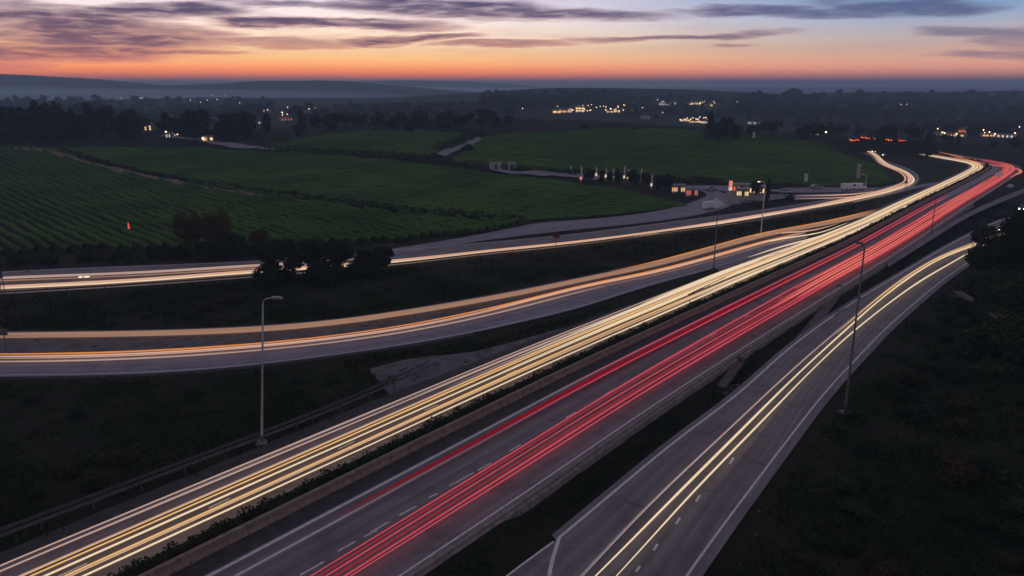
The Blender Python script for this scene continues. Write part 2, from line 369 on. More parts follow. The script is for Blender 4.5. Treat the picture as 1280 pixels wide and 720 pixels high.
Kk = survey([(686, 790), (686, 720), (699, 672)], 0, 1, 2)
KL = survey([(699, 672), (765, 617), (857, 540), (915, 500), (980, 440), (1060, 382), (1133, 338), (1178, 311), (1244, 278), (1330, 250)], 0, 2, 20)
LL = survey([(680, 770), (726, 720), (800, 640), (907, 540), (990, 462), (1060, 402), (1133, 344), (1178, 318), (1236, 296), (1320, 266)], 0, 2, 20)
OL = survey([(790, 820), (857, 720), (951, 594), (1037, 483), (1079, 440), (1098, 419), (1144, 378), (1189, 342), (1228, 318), (1330, 280)], 0, 2, 20)
PL = survey([(-120, 419), (0, 417), (120, 416.5), (240, 414), (400, 405), (534, 385), (669, 361), (736, 346), (800, 334), (893, 309), (956, 292), (1040, 277), (1100, 262)], 0, 2, 30)
QL = survey([(-120, 446), (0, 446), (112, 445), (187, 442), (240, 439), (400, 425), (534, 405), (669, 374), (736, 356), (800, 345), (893, 321), (956, 303), (1010, 290)], 0, 2, 30)
RL = survey([(-120, 472), (0, 471), (240, 466), (400, 447), (534, 428), (669, 399), (736, 383), (800, 360), (893, 336), (956, 315), (1010, 297)], 0, 2, 30)
back_top = survey([(-160, 350), (0, 339), (168, 332), (336, 325), (494, 312), (601, 303), (702, 294), (830, 278), (951, 262), (1051, 246), (1108, 233), (1134, 225), (1126, 215), (1096, 203), (1086, 194), (1060, 187)], 0, 2, 25)
back_bot = survey([(-160, 376), (0, 368), (168, 358), (319, 347), (400, 340), (494, 332), (601, 319), (702, 309), (830, 292), (951, 275), (1051, 257), (1119, 241), (1149, 227), (1141, 213), (1108, 201), (1095, 192), (1066, 185)], 0, 2, 25)
side_top = survey([(490, 311), (560, 300), (620, 289), (669, 279), (760, 272), (830, 262), (866, 252), (884, 243), (868, 236), (845, 234)], 0, 2, 6)
side_bot = survey([(490, 318), (560, 307), (640, 296), (720, 287), (800, 279), (860, 271), (912, 258), (912, 244), (880, 235), (845, 231)], 0, 2, 6)

# ------------------------------------------------------------------ ground height
P0r = even(np.array([un(570, 800), un(660, 716), un(700, 677)]), n=30); P1r = even(np.array([un(700, 830), un(760, 720), un(830, 640)]), n=30); P2r = even(np.array([un(770, 830), un(820, 720), un(890, 640)]), n=30)
roads_pts = np.vstack([offset(AX, o)[::2] for o in (-9.5, -6, -2, 2, 6, 10, 14)] + [P[::2] for P in (KL, LL, OL, PL, QL, RL, back_top, back_bot, side_top, side_bot)]
                      + [offset(AX, o)[::2] for o in (-8, -4, 0, 4, 8, 12)] + [even(KL, n=110) * (1 - u) + even(OL, n=110) * u for u in (.25, .5, .75)] + [Kk, P0r, P1r, P2r]
                      + [even(PL, n=150) * (1 - u) + even(RL, n=150) * u for u in (.2, .4, .8)] + [even(side_top, n=90) * (1 - u) + even(side_bot, n=90) * u for u in (.2, .4, .6, .8)] + [even(back_top, n=150) * .75 + even(back_bot, n=150) * .25, even(back_top, n=150) * .25 + even(back_bot, n=150) * .75]
                      + [(even(back_top, n=160) + even(back_bot, n=160)) / 2, (even(QL, n=140) + even(RL, n=140)) / 2, (even(LL, n=120) + even(OL, n=120)) / 2])
J = lat(-9.6, -8.4)
# ditch between the highway and the slip road
dj = J[(J[:, 1] > 30) & (J[:, 1] < 240)]
_D, _I = dist_poly(dj[:, 0], dj[:, 1], KL)
keep = (_I > 0) & (_I < len(KL) - 1)
mid = (dj + KL[_I]) / 2; halfw = _D / 2
mid = mid[keep]; halfw = halfw[keep]
ridge = resample([(-260, 430), (-150, 395), (-65, 345), (0, 285), (38, 240)], 6)
def smooth01(t): t = np.clip(t, 0, 1); return t * t * (3 - 2 * t)
def wob(x, y, s, ph=0.0):
    return np.sin(x / s + 1.3 + ph) * np.cos(y / s * 1.13 + 0.4 + ph) + 0.5 * np.sin(x / s * 2.3 + y / s * 1.7 + ph) + 0.3 * np.sin(x / s * 4.1 - y / s * 3.7 + 2 * ph)
def G(x, y, cx, cy, sx, sy, h, rot=0.0):
    c, s = math.cos(rot), math.sin(rot); u = (x - cx) * c + (y - cy) * s; v = -(x - cx) * s + (y - cy) * c
    return h * np.exp(-0.5 * ((u / sx) ** 2 + (v / sy) ** 2))
RX0, RX1, RY0, RY1, RS = -560.0, 430.0, -120.0, 700.0, 2.0
_rx = np.arange(RX0, RX1 + RS, RS); _ry = np.arange(RY0, RY1 + RS, RS); _RX, _RY = np.meshgrid(_rx, _ry); _a, _b = _RX.ravel(), _RY.ravel()
_near = _b < 420
_d = np.full(len(_a), 60.0); _d[_near] = dist_poly(_a[_near], _b[_near], roads_pts)[0]
_dm, _im = dist_poly(_a, _b, mid); _hd = -1.5 * smooth01((halfw[_im] - 0.35 - _dm) / 2.2)
_dr, _ir = dist_poly(_a, _b, ridge); _hr = np.linspace(5.5, 2.4, len(ridge))[_ir] * np.exp(-0.5 * (_dr / 34) ** 2)
_sd, _i2 = dist_poly(_a, _b, OL); _nn = normals(OL); _side = (_a - OL[_i2, 0]) * _nn[_i2, 0] + (_b - OL[_i2, 1]) * _nn[_i2, 1]
_bk = np.where((_side < 0) & (_b < 330), 4.5 * smooth01((_sd - 6) / 45), 0) * smooth01((330 - _b) / 90)
RAST = [q.reshape(_RX.shape) for q in (_d, _hd, _hr, _bk)]
def raster(k, x, y, outside):
    u = (x - RX0) / RS; v = (y - RY0) / RS; ok = (u >= 0) & (v >= 0) & (u < len(_rx) - 1) & (v < len(_ry) - 1)
    u = np.clip(u, 0, len(_rx) - 1.001); v = np.clip(v, 0, len(_ry) - 1.001); i = u.astype(int); j = v.astype(int); fu = u - i; fv = v - j; Q = RAST[k]
    r = (Q[j, i] * (1 - fu) + Q[j, i + 1] * fu) * (1 - fv) + (Q[j + 1, i] * (1 - fu) + Q[j + 1, i + 1] * fu) * fv
    return np.where(ok, r, outside)
def hgt(x, y):
    x = np.asarray(x, float); y = np.asarray(y, float); sh = x.shape; x = x.ravel(); y = y.ravel()
    d = raster(0, x, y, 200.0); hd = raster(1, x, y, 0.0)
    h = G(x, y, 62, 425, 125, 62, 11.0) + G(x, y, -20, 470, 90, 60, 5) + G(x, y, -260, 400, 120, 90, 6.0)
    h += raster(2, x, y, 0.0)
    h += G(x, y, -60, 520, 90, 45, 6.5)
    far = smooth01((y - 520) / 250)
    h += -6 * far
    h += far * 1.6 * wob(x, y, 160)
    h += G(x, y, -130, 960, 190, 90, 19) + G(x, y, 100, 1350, 210, 120, 26) + G(x, y, 30, 1120, 160, 60, 6)
    h += G(x, y, 640, 1500, 420, 150, 20) + G(x, y, 1250, 1700, 520, 160, 22) + G(x, y, 320, 1250, 200, 120, 9) + G(x, y, 560, 950, 300, 120, 6)
    h += G(x, y, -900, 1300, 400, 160, 14) + G(x, y, -420, 1500, 330, 120, 12)
    # long ridges on the horizon, behind the valley fog
    h += G(x, y, -2060, 3050, 330, 300, 86 + 2 * wob(x, y, 170), 0.05) + G(x, y, -1480, 3000, 220, 240, 32)
    h += G(x, y, -900, 2750, 360, 170, 40 + 2 * wob(x, y, 130)) + G(x, y, -520, 2800, 260, 150, 26) + G(x, y, -1500, 2300, 330, 170, 12)
    h += G(x, y, -1150, 5200, 800, 300, 50) + G(x, y, -430, 5400, 460, 250, 36) + G(x, y, 2300, 5800, 1600, 400, 20)
    h += G(x, y, 900, 2600, 900, 200, 9)
    # the scrubby bank rising on the right
    h += raster(3, x, y, 0.0)
    m = smooth01((d - 3.0) / 28.0)
    mb = smooth01((d - 2.0) / 7.0)
    out = h * m + mb * (0.30 * wob(x, y, 5.0) + 0.16 * wob(x, y, 1.7, 1.0)) * (y < 600) - mb * 0.35 * (y < 330) + hd - 0.12
    return out.reshape(sh)
def ground(px, py):
    c, s = math.cos(TILT), math.sin(TILT); dx = (px - 640) / FPX; dy = -(py - 360) / FPX
    d = np.array([dx, c + s * dy, -s + c * dy]); t = np.geomspace(30, 13000, 900)
    P = d[None] * t[:, None]; z = CH + P[:, 2]; g = hgt(P[:, 0], P[:, 1]); k = np.argmax(z <= g)
    if z[k] > g[k]: k = len(t) - 1
    if k > 0:
        a = (z[k-1] - g[k-1]); b = (g[k] - z[k]); f = a / (a + b + 1e-9); tt = t[k-1] + (t[k] - t[k-1]) * f
    else: tt = t[k]
    x, y = d[0] * tt, d[1] * tt; return (float(x), float(y), float(hgt(x, y)))
def on(x, y): return (float(x), float(y), float(hgt(np.array([x]), np.array([y]))[0]))

def graded(lo, hi, a, b, fine, grow=1.12):
    v = list(np.arange(a, b + fine, fine)); st = fine
    while v[-1] < hi: st *= grow; v.append(v[-1] + st)
    st = fine
    while v[0] > lo: st *= grow; v.insert(0, v[0] - st)
    return np.array(v)
gx = graded(-13000, 13000, -150, 200, 1.3, 1.045); gy = graded(-400, 15000, 30, 300, 1.3, 1.03)
GX, GY = np.meshgrid(gx, gy); GZ = hgt(GX, GY)
nx, ny = len(gx), len(gy)
V = np.c_[GX.ravel(), GY.ravel(), GZ.ravel()]
idx = np.arange(nx * ny).reshape(ny, nx)
Fq = np.c_[idx[:-1, :-1].ravel(), idx[:-1, 1:].ravel(), idx[1:, 1:].ravel(), idx[1:, :-1].ravel()]
def fast_mesh(name, V, Fq, smooth=True):
    me = bpy.data.meshes.new(name); k = Fq.shape[1]
    me.vertices.add(len(V)); me.vertices.foreach_set('co', np.ascontiguousarray(V, dtype=np.float32).ravel())
    me.loops.add(Fq.size); me.loops.foreach_set('vertex_index', np.ascontiguousarray(Fq, dtype=np.int32).ravel())
    me.polygons.add(len(Fq)); me.polygons.foreach_set('loop_start', np.arange(0, Fq.size, k, dtype=np.int32))
    me.polygons.foreach_set('use_smooth', np.full(len(Fq), smooth)); me.update(); me.validate(); return me
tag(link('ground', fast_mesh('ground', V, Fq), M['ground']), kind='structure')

# ------------------------------------------------------------------ roads
def ribbon(name, Lp, Rp, z, m, kind='structure', n=None, parent=None, drape=None, rows=1):
    n = n or max(len(Lp), len(Rp)); A = even(Lp, n=n); B = even(Rp, n=n); t = np.linspace(0, 1, rows + 1)
    P = np.array([A * (1 - u) + B * u for u in t])       # rows x n x 2
    Z = np.full(P.shape[:2], z) if drape is None else hgt(P[..., 0], P[..., 1]) + drape
    V = np.c_[P[..., 0].ravel(), P[..., 1].ravel(), Z.ravel()]
    ii = np.arange(V.shape[0]).reshape(rows + 1, n)
    Fq = np.c_[ii[:-1, :-1].ravel(), ii[1:, :-1].ravel(), ii[1:, 1:].ravel(), ii[:-1, 1:].ravel()]
    me = fast_mesh(name, V, Fq, False)
    bm = bmesh.new(); bm.from_mesh(me); uvl = bm.loops.layers.uv.new('along'); bm.verts.ensure_lookup_table()
    dl = np.r_[0, np.cumsum(np.linalg.norm(np.diff(A, axis=0), axis=1))]; wl = np.linalg.norm(A - B, axis=1)
    for f in bm.faces:
        for lp in f.loops:
            r_, c_ = divmod(lp.vert.index, n); lp[uvl].uv = (wl[c_] * r_ / rows, dl[c_])
        if f.normal.z < 0: f.normal_flip()
    bm.to_mesh(me); bm.free()
    o = link(name, me, m, parent)
    if kind and parent is None: tag(o, kind=kind)
    return o
def line(name, P, w, z, m=None, parent=None): return ribbon(name, offset(P, w / 2), offset(P, -w / 2), z, m or M['paint'], parent=parent)

ribbon('highway_left_carriageway', lat(14.8, 10.5), lat(6.0, 4.0), 0.0, M['asphalt'])
ribbon('highway_left_shoulder', lat(16.9, 11.2), lat(14.8, 10.5), -0.006, M['shoulder'])
ribbon('highway_median_ground', lat(6.0, 4.0), lat(1.9, 1.6), -0.012, M['shoulder'])
ribbon('highway_right_carriageway', lat(1.9, 1.6), lat(-10.2, -9.0), 0.0, M['asphalt'])
line('road_marking', lat(1.55, 1.3, 0), 0.32, 0.006); line('road_marking', lat(0, 0, 0), 0.28, 0.006)
line('road_marking', lat(-9.5, -8.4), 0.2, 0.006)
line('road_marking', lat(14.3, 9.9, 0), 0.16, 0.006)
# broken lane line, measured where it is seen, then regular
dash = [(375, 719, 405, 702), (422, 689, 444, 677), (455, 671, 471, 663), (499, 644, 520, 633), (536, 622, 547, 617), (562, 607, 567, 604), (586, 594, 592, 591), (597, 588, 614, 579)]
for d in dash:
    P = np.array([un(*d[:2]), un(*d[2:])]); line('lane_dash', P, 0.2, 0.006)
H_ = lat(-3.5, -3.0); sH = along(H_); s = 78
while s < LEN - 60:
    m_ = (sH >= s) & (sH <= s + 3.4)
    if m_.sum() >= 2: line('lane_dash', H_[m_], 0.2, 0.006)
    s += 9.0 if s < 140 else 13
YL = lat(10.2, 7.2); sY = along(YL); s = 20
while s < LEN - 60:
    m_ = (sY >= s) & (sY <= s + 3.4)
    if m_.sum() >= 2: line('lane_dash', YL[m_], 0.2, 0.006)
    s += 13
ribbon('slip_road', offset(KL, 0.7)[:], offset(even(OL, n=len(KL)), -1.0), 0.0, M['asphalt'])
# the tongue of tarmac in front of the gore corner
P0 = even(np.array([un(560, 800), un(640, 716), un(692, 677), un(699, 672)]), n=20); P1 = even(np.array([un(790, 830), un(857, 720), un(905, 655), un(922, 632)]), n=20)
ribbon('slip_road_near', P0, P1, -0.004, M['asphalt'])
line('road_marking', KL, 0.26, 0.006); line('road_marking', Kk, 0.3, 0.006); line('road_marking', OL, 0.2, 0.006)
line('road_marking', LL, 0.2, 0.006)
line('road_marking', survey([(600, 748), (640, 715), (692, 677)], 0, 1, 2), 0.18, 0.010)
for (x, y) in ((912, 577), (870, 624), (845, 652), (817, 685), (795, 712)):
    a = un(x, y + 3); b = un(x + 5, y - 5); line('lane_dash', np.array([a, b]), 0.2, 0.006)
for (x0_, y0_, x1_, y1_) in ((782, 627, 806, 634), (940, 575, 962, 584)):
    a, b = np.array(un(x0_, y0_)), np.array(un(x1_, y1_)); line('road_crack', np.array([a, b]), 0.16, 0.004, M['patch'])

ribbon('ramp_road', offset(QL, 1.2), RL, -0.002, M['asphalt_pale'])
ribbon('upper_ramp_road', offset(PL, 1.2), offset(PL, -2.6), -0.006, M['asphalt'])
ribbon('ramp_reserve', offset(PL, -2.6), offset(even(QL, n=len(PL)), 1.2), -0.02, M['gravel'])
line('road_marking', offset(QL, -1.6), 0.18, 0.006)
line('road_marking', offset(RL, 0.6), 0.18, 0.006)
ribbon('back_highway', back_top, back_bot, -0.002, M['asphalt'])
line('road_marking', offset(back_bot, 0.8), 0.2, 0.006); line('road_marking', offset(back_top, -0.8), 0.2, 0.006)
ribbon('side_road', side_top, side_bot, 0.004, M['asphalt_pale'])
# car park strip and the straight-on lane
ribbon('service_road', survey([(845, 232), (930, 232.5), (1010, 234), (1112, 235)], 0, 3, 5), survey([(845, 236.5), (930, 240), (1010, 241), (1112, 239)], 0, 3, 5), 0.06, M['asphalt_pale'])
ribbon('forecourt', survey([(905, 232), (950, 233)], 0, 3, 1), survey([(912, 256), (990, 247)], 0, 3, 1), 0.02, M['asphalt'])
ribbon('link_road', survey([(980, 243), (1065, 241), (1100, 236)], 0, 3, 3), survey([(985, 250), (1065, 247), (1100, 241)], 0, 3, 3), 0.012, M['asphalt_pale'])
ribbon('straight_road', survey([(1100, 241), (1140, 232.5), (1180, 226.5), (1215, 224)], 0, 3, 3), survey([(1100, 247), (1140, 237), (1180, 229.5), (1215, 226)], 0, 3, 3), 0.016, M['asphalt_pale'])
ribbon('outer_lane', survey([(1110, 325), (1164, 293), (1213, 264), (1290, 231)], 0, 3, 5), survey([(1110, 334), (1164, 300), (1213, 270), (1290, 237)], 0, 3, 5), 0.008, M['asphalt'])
# gore between ramp and highway, and the bare stony patch
GRAVEL = [un(*p) for p in ((462, 456), (505, 446), (600, 435), (680, 414), (765, 394), (765, 402), (700, 424), (640, 442), (552, 486), (500, 516))]
ribbon('gravel_verge', survey([(462, 458), (505, 448), (600, 437), (680, 416), (760, 396)], 0, 2, 4), survey([(500, 512), (552, 482), (640, 438), (700, 420), (765, 399)], 0, 2, 4), 0, M['gravel'], drape=0.07, rows=10)
ribbon('chevron_gore', survey([(893, 334), (950, 318), (1000, 300)], 0, 2, 2), survey([(905, 345), (955, 326), (1003, 302)], 0, 2, 2), 0.004, M['asphalt'])

# ------------------------------------------------------------------ walls, rails and hedge along the highway
def sweep(name, P, prof, m, parent=None, n=None, smooth=False):
    """prof: (offset to the left, height) closed profile swept along P"""
    P = even(P, n=n or len(P)); N = normals(P); V = []; k = len(prof)
    for p, q in zip(P, N):
        for (o, z) in prof: V.append((p[0] + q[0] * o, p[1] + q[1] * o, z))
    Fc = []
    for i in range(len(P) - 1):
        for j in range(k): Fc.append((i * k + j, i * k + (j + 1) % k, (i + 1) * k + (j + 1) % k, (i + 1) * k + j))
    Fc.append(tuple(range(k))); e = (len(P) - 1) * k; Fc.append(tuple(range(e + k - 1, e - 1, -1)))
    me = mesh(name, V, Fc, smooth); bm = bmesh.new(); bm.from_mesh(me); bmesh.ops.recalc_face_normals(bm, faces=bm.faces); bm.to_mesh(me); bm.free()
    return link(name, me, m, parent)
bar = lat(4.3, 2.9); sB = along(bar)
M['concrete_brown'] = mat('concrete_brown', surf((0.22, 0.16, 0.12), (0.30, 0.22, 0.17), 1.3, 0.9, 6, 0.01, 12, coord='World', c3=(0.13, 0.10, 0.08), s3=2.2))
t = thing('concrete_barrier', (*bar[0], 0), 0, 'low brownish concrete barrier running along the middle of the highway beside the dark hedge', 'barrier')
t.location = (0, 0, 0)
prof = [(-0.42, -0.02), (-0.42, 0.10), (-0.24, 0.36), (-0.20, 0.82), (0.20, 0.82), (0.24, 0.36), (0.42, 0.10), (0.42, -0.02)]
s0 = 0; k = 0
while s0 < sB[-1] - 4:
    s1 = min(s0 + (9.0 if s0 < 260 else 14.0), sB[-1]); m_ = np.linspace(s0, s1 - 0.06, 6)
    P = np.c_[np.interp(m_, sB, bar[:, 0]), np.interp(m_, sB, bar[:, 1])]
    sweep('barrier_segment', P, prof, M['concrete_brown'], t); s0 = s1
wallP = lat(-10.2, -9.0); wallP = wallP[(wallP[:, 1] < 232)]
w = sweep('retaining_wall', wallP, [(0.12, -0.02), (0.12, 0.22), (-0.28, 0.22), (-0.28, 0.02), (-0.55, -0.1), (-0.75, -1.7), (-0.02, -1.7)], M['concrete'])
tag(w, 'long concrete retaining wall holding up the right edge of the highway above the ditch', 'wall')

def w_beam(name, P, z, m, parent):
    prof = [(0.0, z - .16), (0.06, z - .12), (0.06, z - .05), (0.01, z), (0.06, z + .05), (0.06, z + .12), (0.0, z + .16), (-0.02, z + .16), (0.03, z + .1), (0.03, z + .06), (-0.02, z), (0.03, z - .06), (0.03, z - .1), (-0.02, z - .16)]
    return sweep(name, P, prof, m, parent)
def guardrail(P, label, step=4.0, double=False):
    t = thing('guardrail', (0, 0, 0), 0, label, 'guardrail', 'guardrails along the roads')
    w_beam('rail_beam', P, 0.68, M['dark_steel'], t); sP = along(P)
    if double: w_beam('rail_beam', offset(P, 1.1), 0.62, M['dark_steel'], t)
    N = normals(P)
    for s in np.arange(0.5, sP[-1], step):
        i = int(np.searchsorted(sP, s)); i = min(i, len(P) - 1); a = math.atan2(N[i][1], N[i][0]); z0 = on(*P[i])[2]
        b = MB(); b.box((0.0, -0.05, z0 - 0.2), (0.1, 0.05, 0.84), a, tuple(P[i] + N[i] * -0.10)); b.build('post', M['dark_steel'], t)
    return t
A_ = survey([(-60, 695), (0, 672), (120, 627), (250, 577), (320, 551), (420, 512), (500, 477), (545, 455)], 0.5, 2, 12)
guardrail(A_, 'double steel guardrail on the near verge beside the yellow headlight streaks', 4.0, True)
A2 = offset(RL, -2.2)[: int(len(RL) * 0.42)]
guardrail(A2, 'steel guardrail at the lower edge of the curving ramp on the left', 6.0)
A3 = offset(back_bot, -1.2)[: int(len(back_bot) * 0.5)]
guardrail(A3, 'steel guardrail between the far highway and the dark verge', 7.0)
A4 = survey([(860, 370), (900, 351), (950, 327), (1003, 304)], 0.5, 2, 4)
guardrail(A4, 'short steel guardrail where the ramp meets the highway', 6.0)

# leaves -----------------------------------------------------------
def leafcloud(centers, radii, count, size, flat=1.0, seed=0):
    """many small random quads spread through a set of ellipsoidal clumps"""
    r = np.random.default_rng(seed); C_ = np.asarray(centers, float); Rr = np.asarray(radii, float)
    if Rr.ndim == 1: Rr = np.repeat(Rr[:, None], 3, 1)
    w = (Rr.prod(1)) ** (2 / 3); w /= w.sum(); k = r.choice(len(C_), count, p=w)
    u = r.normal(size=(count, 3)); u /= np.linalg.norm(u, axis=1)[:, None]; rad = r.uniform(0.25, 1.0, count) ** 0.45
    P = C_[k] + u * Rr[k] * rad[:, None] * r.uniform(0.85, 1.12, (count, 1))
    a = r.normal(size=(count, 3)); a /= np.linalg.norm(a, axis=1)[:, None]; b = np.cross(a, r.normal(size=(count, 3))); b /= np.linalg.norm(b, axis=1)[:, None]
    s = size * r.uniform(0.5, 1.35, (count, 1)); a = a * s; b = b * s * 0.6
    V = np.stack([P - a, P - b * 1.0, P + a, P + b * 1.0], 1).reshape(-1, 3)
    return V, np.arange(count * 4).reshape(-1, 4)

hed = lat(5.6, 3.7); sh_ = along(hed); cs = []
for s in np.arange(0, sh_[-1], 0.9):
    x = np.interp(s, sh_, hed[:, 0]); y = np.interp(s, sh_, hed[:, 1]); q = random.uniform(0.75, 1.25)
    cs.append((x + random.uniform(-.12, .12), y + random.uniform(-.12, .12), 0.55 * q, 0.62 * q)); cs.append((x + random.uniform(-.4, .4), y + random.uniform(-.4, .4), 0.4, .5))
cs = np.array(cs); V_, F_ = leafcloud(cs[:, :3], np.c_[cs[:, 3] * 1.1, cs[:, 3] * 1.1, cs[:, 3] * 1.05], 110000, 0.13, seed=3)
V_[:, 2] = np.maximum(V_[:, 2], -0.02)
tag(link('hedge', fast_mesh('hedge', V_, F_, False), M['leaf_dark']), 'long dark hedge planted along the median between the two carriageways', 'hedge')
sweep('inner_growth', hed, [(-.45, 0), (-.5, .4), (-.2, .8), (.25, .78), (.5, .4), (.45, 0)], M['leaf_dark'], bpy.data.objects['hedge'])

def crown_mesh(seed, kind, count, size):
    r = random.Random(seed); c = []; q = []
    if kind == 'round':
        for i in range(13):
            a = r.uniform(0, 6.28); rr = r.uniform(0.1, 0.34); z = r.uniform(0.40, 0.86); w = 0.26 * (1.15 - abs(z - 0.6))
            c.append((rr * math.cos(a), rr * math.sin(a), z)); q.append((w * r.uniform(.7, 1.2), w * r.uniform(.7, 1.2), w * r.uniform(.55, .95)))
    elif kind == 'bush':
        for i in range(11):
            a = r.uniform(0, 6.28); rr = r.uniform(0.05, 0.45); z = r.uniform(0.18, 0.66 - rr * .5); w = r.uniform(.2, .34)
            c.append((rr * math.cos(a), rr * math.sin(a), z)); q.append((w, w, w * .8))
    elif kind == 'tall':
        for i in range(12):
            z = 0.16 + i * 0.07; w = 0.15 * (1.1 - abs(z - .45)); a = r.uniform(0, 6.28)
            c.append((0.06 * math.cos(a), 0.06 * math.sin(a), z)); q.append((w, w, .12))
    elif kind == 'wide':
        for i in range(16):
            a = r.uniform(0, 6.28); rr = r.uniform(0.15, 0.55); z = r.uniform(0.45, 0.85) - rr * .2; w = r.uniform(.15, .28)
            c.append((rr * math.cos(a), rr * math.sin(a), z)); q.append((w, w, w * .7))
    V, Fc = leafcloud(c, q, count, size, seed=seed); V[:, 2] = np.maximum(V[:, 2], 0.01)
    return fast_mesh('crown', V, Fc, False)
def trunk_mesh(seed, kind):
    r = random.Random(seed); b = MB(); lean = (r.uniform(-.03, .03), r.uniform(-.03, .03)); hh = 0.62 if kind != 'bush' else 0.3
    b.tube([(0, 0, -0.06), (lean[0] * .5, lean[1] * .5, hh * .5), (lean[0], lean[1], hh)], [0.035, 0.025, 0.012], 7)
    for i in range(5):
        a = r.uniform(0, 6.28); z0 = hh * r.uniform(.45, .85); L = r.uniform(.16, .3)
        b.tube([(lean[0] * .7, lean[1] * .7, z0), (L * .5 * math.cos(a), L * .5 * math.sin(a), z0 + L * .5), (L * math.cos(a), L * math.sin(a), z0 + L)], [0.014, 0.009, 0.004], 5)
    me = mesh('trunk', b.V, b.F, True); me.materials.append(M['bark']); return me
TR = {}
def tree_proto(kind, n, size, m, seed):
    key = (kind, n, m, seed)
    if key not in TR:
        cm = crown_mesh(seed, kind, n, size); cm.materials.append(M[m]); TR[key] = (cm, trunk_mesh(seed, kind))
    return TR[key]
def plant(name, loc, h, wide, kind, n, size, m, seed, label, cat, group=None):
    cm, tm = tree_proto(kind, n, size, m, seed)
    o = thing(name, loc, random.uniform(0, 6.28), label, cat, group); o.scale = (h * wide, h * wide, h)
    link('crown', cm, None, o); link('trunk', tm, None, o); return o

# ------------------------------------------------------------------ fields with their vine rows
def inside(X, Y, poly):
    c = np.zeros(X.shape, bool); n = len(poly)
    for i in range(n):
        x1, y1 = poly[i]; x2, y2 = poly[(i + 1) % n]
        if y1 == y2: continue
        k = ((y1 > Y) != (y2 > Y)) & (X < (x2 - x1) * (Y - y1) / (y2 - y1) + x1); c ^= k
    return c
def field(name, top, bot, m, ang, gap, label_rows, hh=1.0, wid=0.45, drape=0.22):
    T = resample([ground(*p)[:2] for p in top], 4); B = resample([ground(*p)[:2] for p in bot], 4)
    T = relax(T, 6); B = relax(B, 6)
    ribbon(name, T, B, 0, m, drape=drape, rows=60, n=110)
    poly = np.vstack([even(T, n=80), even(B, n=80)[::-1]]); c, s = math.cos(ang), math.sin(ang)
    U = poly[:, 0] * c + poly[:, 1] * s; Wd = -poly[:, 0] * s + poly[:, 1] * c
    step = 1.6; us = np.arange(U.min(), U.max(), step); VV = []; FF = []; base = 0
    for wv in np.arange(Wd.min(), Wd.max(), gap):
        X = us * c - wv * s; Y = us * s + wv * c; ins = inside(X, Y, poly)
        if ins.sum() < 3: continue
        j = rng.normal(0, 0.07, len(us)); X = X - s * j; Y = Y + c * j; Z = hgt(X, Y) + drape - 0.05
        top_h = hh * (1 + rng.normal(0, 0.07, len(us))); wd = wid * (1 + rng.normal(0, 0.10, len(us))); 
        missing = rng.random(len(us)) < 0.02; top_h[missing] *= 0.25
        prof = [(-1, 0.0), (-0.95, 0.6), (-0.35, 1.0), (0.35, 0.97), (0.95, 0.6), (1, 0.0)]
        A = np.stack([np.c_[X - s * wd * a, Y + c * wd * a, Z + top_h * b] for a, b in prof], 1)   # n x 6 x 3
        VV.append(A.reshape(-1, 3)); seg = np.where(ins[:-1] & ins[1:])[0]
        for k in range(5):
            a0 = base + seg * 6 + k; FF.append(np.c_[a0, a0 + 1, a0 + 7, a0 + 6])
        base += len(us) * 6
    me = fast_mesh('vine_rows', np.vstack(VV), np.vstack(FF), False)
    tag(link('vine_rows', me, M['vine_bright'] if m is M['soil'] else M['vine']), label_rows, 'vines', kind='stuff')
    return poly
M['soil'] = mat('soil', surf((0.016, 0.018, 0.009), (0.026, 0.024, 0.013), 0.05, 0.95, 6, 0.05, 3, coord='World', spec=0.1))
field('vineyard_soil', [(-120, 184), (0, 184), (40, 187), (100, 203), (200, 227), (320, 246), (430, 260), (560, 274), (655, 281)],
      [(-120, 322), (0, 318), (120, 313), (250, 312), (330, 308), (400, 308), (500, 303), (590, 293), (655, 283)], M['soil'], R(-46), 2.7, 'rows of green vines on the nearest slope at the left', 1.15, 0.6)
field('meadow_left', [(50, 184), (200, 184), (320, 188), (450, 197), (560, 210), (640, 219), (720, 231), (800, 243), (850, 252), (858, 256)],
      [(50, 188), (112, 200), (200, 221), (320, 241), (430, 255), (560, 269), (655, 277), (760, 270), (830, 262), (860, 257)], M['field_dark'], R(20), 2.2, 'dense low green rows on the long dark slope behind the dirt track', 0.5, 0.7)
field('meadow_far', [(325, 184), (400, 170), (470, 164), (590, 168)], [(335, 188), (450, 194), (540, 195), (597, 171)], M['field'], R(70), 2.6, 'green rows on the small far field left of the pale track', 0.5, 0.7)
field('meadow_right', [(606, 171), (650, 167), (720, 164), (800, 162), (860, 163), (960, 173), (1040, 185), (1090, 205), (1108, 218)],
      [(560, 203), (640, 213), (720, 217), (850, 226), (960, 231), (1040, 233), (1095, 233), (1116, 228)], M['field'], R(8), 2.4, 'green rows on the broad rounded hill left of the curving highway', 0.5, 0.75)
